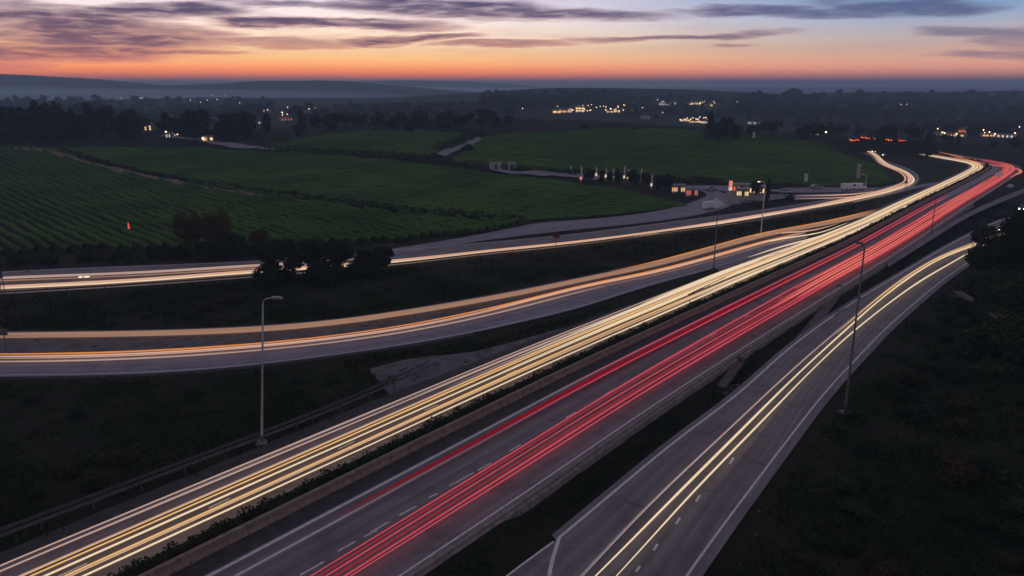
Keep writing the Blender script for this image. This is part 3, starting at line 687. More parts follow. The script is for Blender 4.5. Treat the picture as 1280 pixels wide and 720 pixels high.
# tracks
def track(name, top, bot, m, drape=0.3):
    T = resample([ground(*p)[:2] for p in top], 3); B = resample([ground(*p)[:2] for p in bot], 3); ribbon(name, T, B, 0, m, drape=drape, rows=3)
track('dirt_track', [(20, 184), (60, 188), (100, 199), (200, 223), (320, 243), (430, 257)], [(10, 186), (55, 191), (98, 203), (200, 227.5), (320, 246), (430, 259)], M['dirt'])
track('far_track', [(545, 194), (570, 184), (597, 172)], [(556, 197), (580, 187), (604, 174)], M['asphalt_pale'], 0.6)
track('farm_road', [(606, 212), (660, 215), (700, 217), (760, 222)], [(640, 219), (670, 220.5), (700, 222), (745, 227)], M['asphalt_pale'], 0.5)
track('village_road', [(205, 170), (240, 173), (300, 181), (345, 186)], [(200, 172), (238, 176), (298, 187), (345, 190)], M['asphalt_pale'], 0.5)

# ------------------------------------------------------------------ light streaks: luminous lines at lamp height above the roads
def streak(P, w0, w1, z, m, label, group, hh=0.10, grow=(50, 230), taper=22.0):
    P = even(P, step=2.5) if len(P) > 3 else P; N = normals(P); V = []; n = 6; w_ph = random.uniform(0, 6.28); P = P + N * (.07 * np.sin(np.arange(len(P)) / 9 + w_ph))[:, None]; sp = np.r_[0, np.cumsum(np.linalg.norm(np.diff(P, axis=0), axis=1))]
    for p, q, s_ in zip(P, N, sp):
        D = math.hypot(p[0], p[1]); t = min(max((D - grow[0]) / (grow[1] - grow[0]), 0), 1); k_ = min(1, (s_ + .4) / taper, (sp[-1] - s_ + .4) / taper) ** .7
        k_ *= 1 + .14 * math.sin(s_ / 17 + w_ph) + .10 * math.sin(s_ / 6.3 + 2 * w_ph)
        w = (w0 * (1 - t) + w1 * .8 * t) / 2 * k_; hz = hh / 2 * (1 + 2 * t) * k_
        for j in range(n):
            a = 2 * math.pi * j / n; V.append((p[0] + q[0] * w * math.cos(a), p[1] + q[1] * w * math.cos(a), z + hz * math.sin(a)))
    Fc = [(i * n + j, i * n + (j + 1) % n, (i + 1) * n + (j + 1) % n, (i + 1) * n + j) for i in range(len(P) - 1) for j in range(n)]
    Fc.append(tuple(range(n))); e = (len(P) - 1) * n; Fc.append(tuple(range(e + n - 1, e - 1, -1)))
    o = link('light_streak', mesh('light_streak', V, Fc, True), M[m]); tag(o, label, 'light streak', group); return o
def latw(a, b, c, s0=0, s1=None, amp=0.0, ph=0.0):
    """three-stage lateral line: near / middle / far offsets, gentle drift of a driver in the lane"""
    e = 0.5 if a > 5 else 0.0
    o = np.interp(sAX, [60, 110, 180, 260, 330], [a + e, (a + b) / 2 + e * .8, b + e * .3, c, c]) + amp * np.sin(sAX / 37 + ph)
    P = offset(AX, o); m = (sAX >= s0) & (sAX <= (s1 or LEN + 1)); return P[m] * RAISE
RAISE = (CH - 0.64) / CH; QT, PT, LT = QL * RAISE, PL * RAISE, LL * RAISE
g = 'headlight streaks on the left carriageway'
streak(latw(11.6, 10.8, 8.0), .05, .3, .9, 'trail_pink', 'hair-thin pink streak between the two outermost yellow ones', g)
streak(latw(8.65, 7.5, 5.8), .05, .3, .95, 'trail_pink', 'hair-thin pink streak between the innermost two lines', g)
streak(latw(14.7, 13.0, 9.3), .13, .45, .55, 'trail_pink', 'thin dim pink streak outermost beside the guardrail on the left carriageway', g)
streak(latw(13.9, 12.2, 8.9), .15, .5, .55, 'trail_pink', 'thin pale streak second in from the guardrail on the left carriageway', g)
streak(latw(11.95, 11.2, 8.3), .20, .6, .62, 'trail_yellow', 'yellow streak on the outer edge of the outer lane', g)
streak(latw(11.25, 10.5, 7.8), .12, .6, .74, 'trail_yellow', 'yellow streak in the middle of the outer lane', g)
streak(latw(10.55, 9.8, 7.3), .20, .6, .60, 'trail_cream', 'cream streak on the inner edge of the outer lane', g)
streak(latw(9.5, 8.5, 6.4), .17, .5, .62, 'trail_yellow', 'yellow streak on the outer edge of the inner lane', g)
streak(latw(8.95, 7.9, 6.0), .11, .5, .70, 'trail_yellow', 'yellow streak in the middle of the inner lane', g)
streak(latw(8.35, 7.2, 5.5), .17, .5, .58, 'trail_cream', 'cream streak innermost next to the median hedge', g)
# vehicles that joined from the ramp fill in the gaps farther away
for k_, (a, b, c, s0) in enumerate([(13.2, 12.1, 8.7, 130), (12.6, 11.7, 8.5, 118), (10.9, 10.1, 7.6, 112), (9.2, 8.2, 6.2, 150), (8.6, 7.5, 5.8, 160), (12.9, 12.6, 9.1, 150)]):
    lab = ['cream streak joining the highway from the ramp, nearest the ramp', 'cream streak joining between the pale pair and the yellow lane', 'cream streak filling the outer lane farther along',
           'cream streak filling the inner lane farther along', 'faint cream streak filling the inner lane near the hedge', 'pale streak along the merging edge of the highway'][k_]
    streak(latw(a, b, c, s0), .2, .75, .64, 'trail_cream', lab, g)
for k_, (a, s0, w_) in enumerate([(14.3, 100, .10), (13.3, 104, .10), (12.6, 108, .12)]):
    streak(latw(a, a - 1.7, 9.0, s0, 150), w_, .3, .5, 'trail_pale', ['hair-thin mauve streak between the two pink ones', 'hair-thin mauve streak just inside the pale pair', 'faint mauve streak beside the outer yellow one'][k_], g)
g = 'tail light streaks on the right carriageway'
for k_, (a, b, c, w_, m) in enumerate([(-4.75, -2.6, -2.6, .16, 'trail_red'), (-5.15, -3.4, -3.3, .22, 'trail_rose'), (-5.6, -4.2, -4.1, .10, 'trail_red'), (-6.1, -5.0, -4.9, .24, 'trail_rose'), (-6.5, -5.7, -5.7, .2, 'trail_red'), (-6.85, -6.4, -6.5, .16, 'trail_red')]):
    streak(latw(a, b, c, 0, LEN - 30), w_, .9, .75, m, ['red streak nearest the broken lane line', 'second red streak from the broken lane line', 'third red streak from the broken lane line', 'fourth red streak from the broken lane line', 'widest red streak near the outer shoulder', 'outermost red streak nearest the retaining wall'][k_], g)
for k_, (b, c, s0) in enumerate([(-3.0, -2.95, 175), (-3.8, -3.7, 165), (-4.6, -4.5, 160), (-5.4, -5.3, 170), (-6.05, -6.1, 180)]):
    streak(latw(b - 1, b, c, s0, LEN - 34), .3, .8, .72, 'trail_coral', ['coral streak far along, nearest the lane line', 'coral streak far along, second from the lane line', 'coral streak far along, in the middle of the red band', 'coral streak far along, fourth from the lane line', 'coral streak far along, nearest the outer shoulder'][k_], g)
streak(latw(1.45, 1.3, 1.2, 112, 330), .15, .25, .7, 'trail_red', 'thin red streak beside the concrete barrier', g)
streak(latw(0.05, 0.1, 0.3, 100, 330), .15, .25, .7, 'trail_red', 'thin red streak over the left edge line', g)
streak(latw(0.78, 0.75, 0.75, 78, 300), 1.0, .6, .5, 'trail_crimson', 'broad dark crimson streak between the two white edge lines', g, hh=0.06, taper=30)
# far bend
far = survey([(1262, 222), (1277, 215), (1272, 211), (1250, 208), (1225, 203.5), (1200, 198), (1171, 191.5)], 0.6, 3, 6)
streak(far, 1.2, 1.2, .7, 'trail_coral', 'red streak rounding the far bend at the right edge', 'streaks round the far bend')
streak(survey([(1225, 201.5), (1200, 196.5), (1171, 190)], 0.6, 3, 4), .8, .8, .9, 'trail_orange', 'thin orange streak leaving the far bend to the left', 'streaks round the far bend')
streak(survey([(1232, 207), (1215, 203), (1195, 199), (1171, 195)], 0.6, 3, 4), 2.2, 2.2, .6, 'trail_peach', 'thick peach streak at the end of the cream band', 'streaks round the far bend')
g = 'headlight streaks on the slip road'
Mm = survey([(690, 775), (747, 720), (830, 635), (925, 540), (992, 472), (1060, 409), (1089, 383), (1133, 349), (1178, 322), (1229, 303), (1310, 272)], .6, 2, 20)
Nn = survey([(730, 765), (774, 720), (857, 625), (940, 540), (1000, 477), (1060, 419), (1144, 355), (1189, 329), (1227, 308), (1310, 277)], .6, 2, 20)
streak(Mm, .24, .42, .6, 'trail_cream', 'thick cream streak, left of the bright pair on the slip road', g)
streak(Nn, .19, .36, .6, 'trail_cream', 'thinner cream streak, right of the bright pair on the slip road', g)
streak(offset(Mm, .5)[int(len(Mm) * .35):], .14, .3, .64, 'trail_yellow', 'yellow streak left of the bright pair, farther up the slip road', g)
streak(offset(LT, -0.05), .10, .2, .55, 'trail_pale', 'dim mauve streak over the lane line of the slip road', g)
g = 'streaks on the curving ramp'
streak(offset(QT, .75), .34, .6, .7, 'trail_orange', 'deep orange streak on the far edge of the curving ramp', g)
streak(offset(QT, .1), .22, .55, .6, 'trail_peach', 'bright peach streak in the middle of the curving ramp', g)
streak(offset(QT, -.5)[: int(len(QT) * .5)], .12, .2, .6, 'trail_pink', 'thin pink streak just inside the peach one on the ramp', g)
streak(offset(QT, -1.6)[: int(len(QT) * .6)], .2, .3, .5, 'trail_pink', 'pale streak along the near side of the curving ramp', g)
streak(offset(QT, .4)[int(len(QT) * .45):], .5, .9, .62, 'trail_peach', 'wide peach streak where the ramp straightens', g)
for k_, o in enumerate((-.9, -.3, .3, .9)):
    streak(offset(PT, o - .5), .38, .42, .6, 'trail_amber', ['dim amber streak lowest on the upper ramp', 'dim amber streak second from below on the upper ramp', 'dim amber streak third from below on the upper ramp', 'dim amber streak topmost on the upper ramp'][k_], g)
streak(offset(PT, .8)[int(len(PL) * .5):], .3, .6, .7, 'trail_orange', 'orange streak along the top of the upper ramp', g)
mg = survey([(893, 318), (940, 306), (985, 297), (1020, 292), (1060, 278)], .6, 2, 4)
streak(mg, .5, .9, .6, 'trail_cream', 'cream streak crossing the merge from the ramp to the highway', g)
streak(survey([(920, 300), (960, 292), (1010, 289), (1050, 279)], .6, 2, 4), .4, .8, .6, 'trail_peach', 'peach streak hooking across the top of the merge', g)
streak(survey([(935, 322), (975, 309), (1020, 297), (1060, 284)], .6, 2, 4), .5, 1.0, .6, 'trail_cream', 'broad cream streak nearest the highway in the merge', g)
g = 'streaks on the far highway'
S1 = survey([(-160, 356), (0, 347), (168, 341), (319, 331.5), (400, 327), (470, 322)], .6, 3, 10)
S2 = survey([(-160, 366), (0, 359), (168, 351), (319, 339), (400, 334), (494, 327), (601, 315), (702, 305), (830, 289), (951, 269.5), (1051, 252), (1112, 238), (1139, 227), (1132, 215.5), (1105, 204), (1093, 193), (1082, 187.5)], .6, 3, 12)
for k_, o in enumerate((-.8, 0, .8)):
    streak(offset(S2, o), .5, .95, .6 + .03 * k_, 'trail_peach' if k_ else 'trail_cream', ['bright streak on the near edge of the far highway', 'bright streak in the near lane of the far highway', 'peach streak in the near lane of the far highway'][k_], g, grow=(90, 230))
for k_, o in enumerate((-.6, .3)):
    streak(offset(S1, o), .45, .5, .6, 'trail_pink', ['pink streak in the upper lane of the far highway, lower', 'pink streak in the upper lane of the far highway, upper'][k_], g)
for (u0, u1, y0) in ((98, 103, 346.5), (105, 112, 346)): streak(np.array([un(u0, y0, .7), un((u0 + u1) / 2, y0 - .1, .7), un(u1, y0 - .3, .7)]), .5, .5, .7, 'head_flash', 'short bright burst of headlights, %s of two, on the far highway' % ('left' if u0 < 100 else 'right'), g, taper=.6)
streak(offset(S1, -2.0), .5, .5, .5, 'trail_amber', 'dim amber streak between the bright lanes of the far highway', g)
streak(offset(S2, 2.0)[int(len(S2) * .5):int(len(S2) * .86)], .5, .8, .6, 'trail_peach', 'extra peach streak on the straight before the far curve', g)
streak(survey([(992, 245.5), (1030, 244.5), (1066, 243.5), (1095, 239)], .6, 3, 3), 1.6, 1.6, .7, 'trail_peach', 'wide peach streak on the short link road', g)
streak(survey([(992, 248), (1030, 247.5), (1064, 246), (1095, 241)], .6, 3, 3), 1.3, 1.3, .5, 'trail_peach', 'lower peach streak on the short link road', g)


# ------------------------------------------------------------------ street lamps and other posts
def height_to(x, y, z0, py):
    lo, hi = 0.0, 60.0
    for _ in range(40):
        m = (lo + hi) / 2
        if rowof((x, y), z0 + m) > py: lo = m
        else: hi = m
    return lo
def lamp(px, py, ptop, arm, adir, label, lit=False, m='steel', footing=False, flat=True):
    x, y, z = un(px, py)[0], un(px, py)[1], None; z = on(x, y)[2]
    h = height_to(x, y, z, ptop); t = thing('street_lamp', (x, y, z), adir, label, 'street lamp', 'street lamps along the roads')
    r = 0.13
    MB().tube([(0, 0, 0), (0, 0, 1.2), (0, 0, 1.25), (0, 0, h * .5), (0, 0, h - .5)], [r * 1.25, r * 1.2, r, r * .8, r * .62], 12).build('pole', M[m], t, True)
    MB().tube([(0, 0, -.02), (0, 0, .06)], [r * 2.4, r * 2.4], 12).build('base_plate', M[m], t)
    a = MB().tube([(0, 0, h - .52), (0, 0, h - .3), (.10, 0, h - .08), (.35, 0, h + .08), (arm, 0, h + .2)], [r * .62, r * .6, r * .55, r * .5, r * .42], 10).build('arm', M[m], t, True)
    hd = MB(); L = 0.95
    hd.prism([(arm - .1, h + .13), (arm + .15, h + .10), (arm + L, h + .14), (arm + L, h + .22), (arm + .6, h + .33), (arm + .1, h + .32), (arm - .1, h + .27)], -.17, .17, 'y')
    # prism along y gives (profile x, y, z)
    hd.V = [(a_, b_, c_) for (a_, b_, c_) in hd.V]
    ho = hd.build('lamp_head', M[m], t)
    ln = MB(); ln.box((arm + .18, -.12, h + .085), (arm + .8, .12, h + .115)); ln.build('lens', M['lamp_glow'] if lit else M['lens_off'], ho)
    if footing:
        MB().box((-.5, -.5, -.15), (.5, .5, .28)).build('footing', M['concrete'], t)
    return t
_p = MB.prism
def prism2(s, prof, x0, x1, axis='x'):
    i = len(s.V); n = len(prof)
    for x in (x0, x1):
        for (a, b) in prof: s.V.append((x, a, b) if axis == 'x' else (a, x, b))
    s.F.append(tuple(range(i, i + n))); s.F.append(tuple(range(i + 2 * n - 1, i + n - 1, -1)))
    for j in range(n): s.F.append((i + j, i + n + j, i + n + (j + 1) % n, i + (j + 1) % n))
    return s
MB.prism = prism2
near_lamp = lamp(327, 553, 374, 0.9, 0.15, 'tall unlit grey street lamp on the near left verge beside the guardrail', footing=True)
near_lamp.rotation_euler = (0, R(5), 0.15)
lamp(1056, 516, 308, 0.5, 1.9, 'tall thin dark street lamp on the right bank beside the slip road', m='dark_steel', footing=True)
lamp(892, 337, 262, 0.8, 2.6, 'dark street lamp standing where the ramp meets the highway', m='dark_steel')
lamp(951, 293, 228, 0.9, 2.9, 'street lamp with its small head lit, between the far highway and the ramp', lit=True, m='white_pole')
lamp(1081, 240, 219, 0.8, 2.6, 'short distant street lamp beside the link road', m='white_pole')
lamp(1164, 292, 246, .8, -2.4, 'thin distant street lamp outside the right carriageway', m='dark_steel')

def pole_with(px, py, ptop, label, name='flag_pole', cat='pole', group=None, lit=None, m='white_pole', r=.14, panel=None):
    x, y, z = ground(px, py); h = height_to(x, y, z, ptop)
    t = thing(name, (x, y, z), random.uniform(-.2, .2), label, cat, group)
    MB().tube([(0, 0, -.2), (0, 0, h * .5), (0, 0, h)], [r, r * .85, r * .6], 8).build('pole', M[m], t, True)
    MB().tube([(0, 0, h), (0, 0, h + .1), (0, 0, h + .3)], [r * .5, r * 1.5, r * .3], 8).build('finial', M[m], t, True)
    MB().box((-.45, -.45, -.3), (.45, .45, .25)).build('base', M['concrete'], t)
    if lit: MB().tube([(0, 0, .9), (0, 0, 1.9)], [.42, .30], 8).build('lantern', M['dim_' + lit], t)
    if panel: MB().box((r * .5, -.04, h * .35), (r + panel, .04, h - .1)).build(*(['banner', M['white_pole'], t]))
    return t
spots = [(713, 214, 208, None), (726, 228, 209, 'window_red'), (745, 223, 209, 'window_white'), (757, 225, 211, 'window_white'), (766, 226, 212, 'window_white'),
         (780, 226, 208, 'window_white'), (785, 227, 212, 'window_white'), (801, 227, 211, None), (814, 236, 219, 'window_white')]
ords = ['leftmost pale pole, alone beside the farm road', 'pink lit pole with a red lantern at the left end of the row', 'third pale pole from the left, lantern lit at its foot', 'fourth pale pole from the left, lantern lit at its foot',
        'fifth pale pole from the left in the row before the hill', 'sixth pole, taller one of the close pair', 'seventh pole, shorter one of the close pair', 'eighth pale pole, standing clear of the others', 'last pole on the right, beside the dark round tree']
for (px_, py_, pt_, li), lb in zip(spots, ords):
    pole_with(px_, py_, pt_, lb, 'pole_lantern', 'pole', 'pale poles along the car park', li, panel=.32)
def panel_sign(px, py, ptop, w, label, m='white_pole'):
    x, y, z = ground(px, py); h = height_to(x, y, z, ptop)
    t = thing('pylon_sign', (x, y, z), random.uniform(-.2, .2), label, 'sign')
    MB().box((-w / 2, -.18, h * .15), (w / 2, .18, h)).build('board', M[m], t)
    for s_ in (-1, 1): MB().box((s_ * w * .35 - .08, -.08, -.3), (s_ * w * .35 + .08, .08, h * .15)).build('leg', M['dark_steel'], t)
panel_sign(1007, 229, 217, 1.3, 'slim pale upright sign board in front of the green hill')
panel_sign(1072, 226, 205, 1.4, 'tall dim grey sign board left of the far curve', 'steel')
panel_sign(942, 174, 165, 1.2, 'slim pale upright sign board at the far road end', 'white_pole')

M['faded_red'] = mat('faded_red', surf((0.10, 0.02, 0.018), (0.15, 0.03, 0.025), 2, .7)); M_RED = 'faded_red'
def road_sign(px, py, ptop, w, hgt_, label, face='dark_steel', rz=0.0, two=False, m='dark_steel'):
    face = M_RED if face == 'red_paint' else face
    x, y = un(px, py); z = on(x, y)[2]; h = height_to(x, y, z, ptop)
    t = thing('road_sign', (x, y, z), rz, label, 'road sign')
    for o_ in ((-w * .3, w * .3) if two else (0,)):
        MB().tube([(o_, 0, -.2), (o_, 0, h)], [.06, .06], 8).build('post', M[m], t)
    b = MB(); b.box((-w / 2, -.11, h - hgt_), (w / 2, -.07, h)); b.build('sign_face', M[face], t)
    MB().box((-w / 2 + .1, -.068, h - hgt_ + .12), (w / 2 - .1, -.03, h - hgt_ + .2)).build('bracket', M['steel'], t)
road_sign(5, 372, 338, .9, 1.4, 'dark road sign on two posts at the left edge beside the far highway', two=True)
road_sign(8, 437, 411, 1.2, .9, 'small dark sign standing beside the upper ramp at the far left')
road_sign(695, 310, 291, 1.5, 1.1, 'dark sign with a reddish face beside the far highway', face='red_paint')
road_sign(1131, 240, 226, 1.0, .9, 'small sign on the verge inside the far curve')

# red light on a mast above the vineyard
x, y, z = ground(165, 316); h = height_to(x, y, z, 286)
t = thing('beacon_mast', (x, y, z), 0, 'thin mast with a glowing red light at the foot of the vineyard', 'beacon')
MB().tube([(0, 0, -.2), (0, 0, h)], [.07, .05], 8).build('mast', M['dark_steel'], t)
b = MB(); b.tube([(0, 0, h), (0, 0, h + .3), (0, 0, h + .9), (0, 0, h + 1.5)], [.18, .24, .16, .04], 10); b.build('beacon_lamp', mat('beacon_glow', glow((1, .10, .07), .8)), t, True)

# triangular marker board at the tip of the side road
x, y = un(899, 263); t = thing('marker_board', (x, y, 0), 0.2, 'white triangular marker board pointing right at the junction', 'road sign')
b = MB(); b.V = [(-1.6, 0, .3), (1.9, 0, 1.7), (-1.6, 0, 3.8), (-1.6, .1, .3), (1.9, .1, 1.7), (-1.6, .1, 3.8)]; b.F = [(0, 1, 2), (5, 4, 3), (0, 3, 4, 1), (1, 4, 5, 2), (2, 5, 3, 0)]; b.build('board', M['white_paint'], t)
for o_ in (-1.3, .2): MB().tube([(o_, .15, -.2), (o_, .15, 1.6)], [.06, .06], 6).build('post', M['dark_steel'], t)

# ------------------------------------------------------------------ vehicles
def car(loc, rz, label, paint, group=None, lights='both', van=False):
    t = thing('van' if van else 'car', loc, rz, label, 'van' if van else 'car', group); L, Wd = (5.2, 1.95) if van else (4.3, 1.78)
    if van: prof = [(-2.6, .35), (2.55, .35), (2.6, .9), (2.2, 1.25), (1.5, 2.15), (-2.5, 2.2), (-2.6, 2.0)]; gl = [(1.55, 2.05), (2.12, 1.32), (.9, 1.32), (.9, 2.05)]
    else: prof = [(-2.15, .38), (2.1, .35), (2.15, .62), (2.0, .82), (1.05, .95), (.35, 1.42), (-1.1, 1.45), (-1.9, 1.0), (-2.15, .95)]; gl = [(.95, .97), (.33, 1.36), (-1.08, 1.39), (-1.7, 1.0)]
    b = MB(); b.prism(prof, -Wd / 2, Wd / 2, 'y'); body = b.build('body', M[paint], t)
    bv = body.data; bm = bmesh.new(); bm.from_mesh(bv); bmesh.ops.bevel(bm, geom=[e for e in bm.edges], offset=.07, segments=2, affect='EDGES', clamp_overlap=True); bm.to_mesh(bv); bm.free()
    MB().prism(gl, -Wd / 2 - .012, Wd / 2 + .012, 'y').build('side_windows', M['glass_dark'], t)
    for sx_ in (-1.3, 1.35):
        for sy_ in (-1, 1):
            w_ = MB().tube([(sx_, sy_ * (Wd / 2 - .2), .32), (sx_, sy_ * (Wd / 2 + .01), .32)], [.32, .32], 14).build('wheel', M['tyre'], t)
            MB().tube([(sx_, sy_ * (Wd / 2 + .005), .32), (sx_, sy_ * (Wd / 2 + .03), .32)], [.19, .17], 10).build('rim', M['rim'], w_)
    fx, rx_ = (2.6, -2.6) if van else (2.12, -2.15)
    for sy_ in (-1, 1):
        MB().box((fx - .08, sy_ * .62 - .16, .58), (fx + .05, sy_ * .62 + .16, .74)).build('headlight', M['head_glow'] if lights in ('both', 'head') else M['lens_off'], t)
        MB().box((rx_ - .03, sy_ * .66 - .14, .66), (rx_ + .06, sy_ * .66 + .14, .84)).build('tail_light', M['tail_glow'] if lights in ('both', 'tail') else M['red_paint'], t)
    return t
def place(proto, loc, rz, label, group=None):
    c = copy_tree(proto); c.location = loc; c.rotation_euler = (0, 0, rz); c['label'] = label
    if group: c['group'] = group
    return c
def at(px, py, z=.02): x, y = un(px, py); return (x, y, z)
van0 = car(at(1248, 223), R(50), 'white van pulled up between the carriageways just before the far bend', 'white_paint', van=True, lights='none')
silver0 = car(at(1263, 236), R(48), 'silver car stopped on the outer shoulder below the far bend', 'silver_paint', lights='none')
x, y, z = at(1056, 244, .08); car((x, y, .03), R(80), 'dark car crossing the bright link road', 'dark_paint', lights='none')
w0 = place(van0, (*at(1061, 237.5)[:2], .08), R(5), 'white van standing on the pale service road near the far curve')
place(van0, (*at(1073, 237)[:2], .08), R(8), 'second white van, nearest the slim lamp on the service road')
place(silver0, (*at(1021, 236)[:2], .08), R(5), 'silver car parked alone on the service road')
place(silver0, (*at(888, 238.5)[:2], .08), R(20), 'silver car parked between the lit trailer and the red and white tower')
place(van0, (*at(888, 261)[:2], .02), R(30), 'white van waiting beside the triangular marker board')
red0 = car(ground(1060, 175), R(105), 'dark car at the head of the queue of red tail lights', 'dark_paint', 'cars queueing with red tail lights', 'tail')
# the far queue: rear ends towards the viewer
qx = [(1064, 176.0), (1069, 174.8), (1074, 176.2), (1078, 173.5), (1082, 175.5), (1086, 177), (1090, 175), (1093, 178), (1105, 181), (1110, 180.2), (1118, 182), (1123, 181.0), (1127, 182.3), (1076, 179), (1088, 180)]
ql = ['left end', 'second', 'third', 'fourth', 'fifth', 'sixth', 'seventh', 'eighth']
for i, (a, b_) in enumerate(qx):
    c = place(red0, ground(a, b_), R(85 + 8 * (i % 3)), 'distant car in the glowing queue of red tail lights on the hill road', 'cars queueing with red tail lights')
red0['label'] = 'distant car in the glowing queue of red tail lights on the hill road'
hd0 = car(ground(1062, 187), R(-80), 'distant car with headlights shining on the road behind the far curve', 'dark_paint', 'distant cars with white headlights', 'head')
for (a, b_) in ((1067, 188), (1084, 189), (1089, 190), (1093, 191), (1098, 193), (1102, 195)):
    place(hd0, (*ground(a, b_)[:2], ground(a, b_)[2] + .1), R(-85), 'distant car with headlights shining on the road behind the far curve', 'distant cars with white headlights')
# headlights behind the tree at the right edge
place(hd0, at(1241, 311), R(-140), 'car with bright headlights half hidden by the dark tree at the right edge')
place(hd0, at(1256, 290), R(-140), 'car with headlights on emerging behind the dark tree at the right edge')
place(hd0, at(1279, 263), R(-135), 'car with headlights on at the far right edge above the dark tree')

# ------------------------------------------------------------------ buildings
def house(px, py, wpx, hpx, label, wall='plaster', roof='roof_tile', win='window_warm', nwin=4, cat='house', name='house', group=None, flat=False, rz=None, frac=0.5, storeys=1):
    x, y, z = ground(px, py); D = math.hypot(x, y); wd = wpx * D / FPX; hh = max(2.6, hpx * D / FPX); dp = min(wd * .8, 9)
    t = thing(name, (x, y, z), math.atan2(y, x) - math.pi / 2 + (random.uniform(-.25, .25) if rz is None else rz), label, cat, group)
    eav = hh * (.68 if not flat else .9)
    MB().box((-wd / 2, 0, -1.5), (wd / 2, dp, eav)).build('wall', M[wall], t)
    if flat: MB().box((-wd / 2 - .3, -.4, eav + .003), (wd / 2 + .3, dp + .3, hh)).build('roof', M[roof], t)
    else:
        b = MB(); o = .4; b.V = [(-wd / 2 - o, -o, eav + .003), (wd / 2 + o, -o, eav + .003), (wd / 2 + o, dp + o, eav + .003), (-wd / 2 - o, dp + o, eav + .003), (-wd / 2 + wd * .08, dp / 2, hh), (wd / 2 - wd * .08, dp / 2, hh)]
        b.F = [(0, 1, 5, 4), (1, 2, 5), (2, 3, 4, 5), (3, 0, 4), (3, 2, 1, 0)]; r_ = b.build('roof', M[roof], t)
        MB().box((wd * .2, dp * .5 + .2, eav), (wd * .2 + .7, dp * .5 + .9, hh + .6)).build('chimney', M['plaster'], r_)
    for st in range(storeys):
        z0 = eav * (.18 + .8 * st / storeys); z1 = z0 + eav * .55 / storeys
        for k in range(nwin):
            c = -wd / 2 + wd * (k + .5) / nwin; ww = wd / nwin * frac / 2
            f = MB().box((c - ww - .06, -.05, z0 - .06), (c + ww + .06, -.003, z1 + .06)).build('window_frame', M['white_pole'], t)
            MB().box((c - ww, -.09, z0), (c + ww, -.053, z1)).build('pane', M[win] if win else M['glass_dark'], f)
    MB().box((-.5 + wd * .03, -.13, 0), (.5 + wd * .03, -.095, 2.1)).build('door', M['dark_steel'], t)
    return t
Wm, Wy, Ww, Wr = 'window_warm', 'window_yellow', 'window_white', 'window_red'
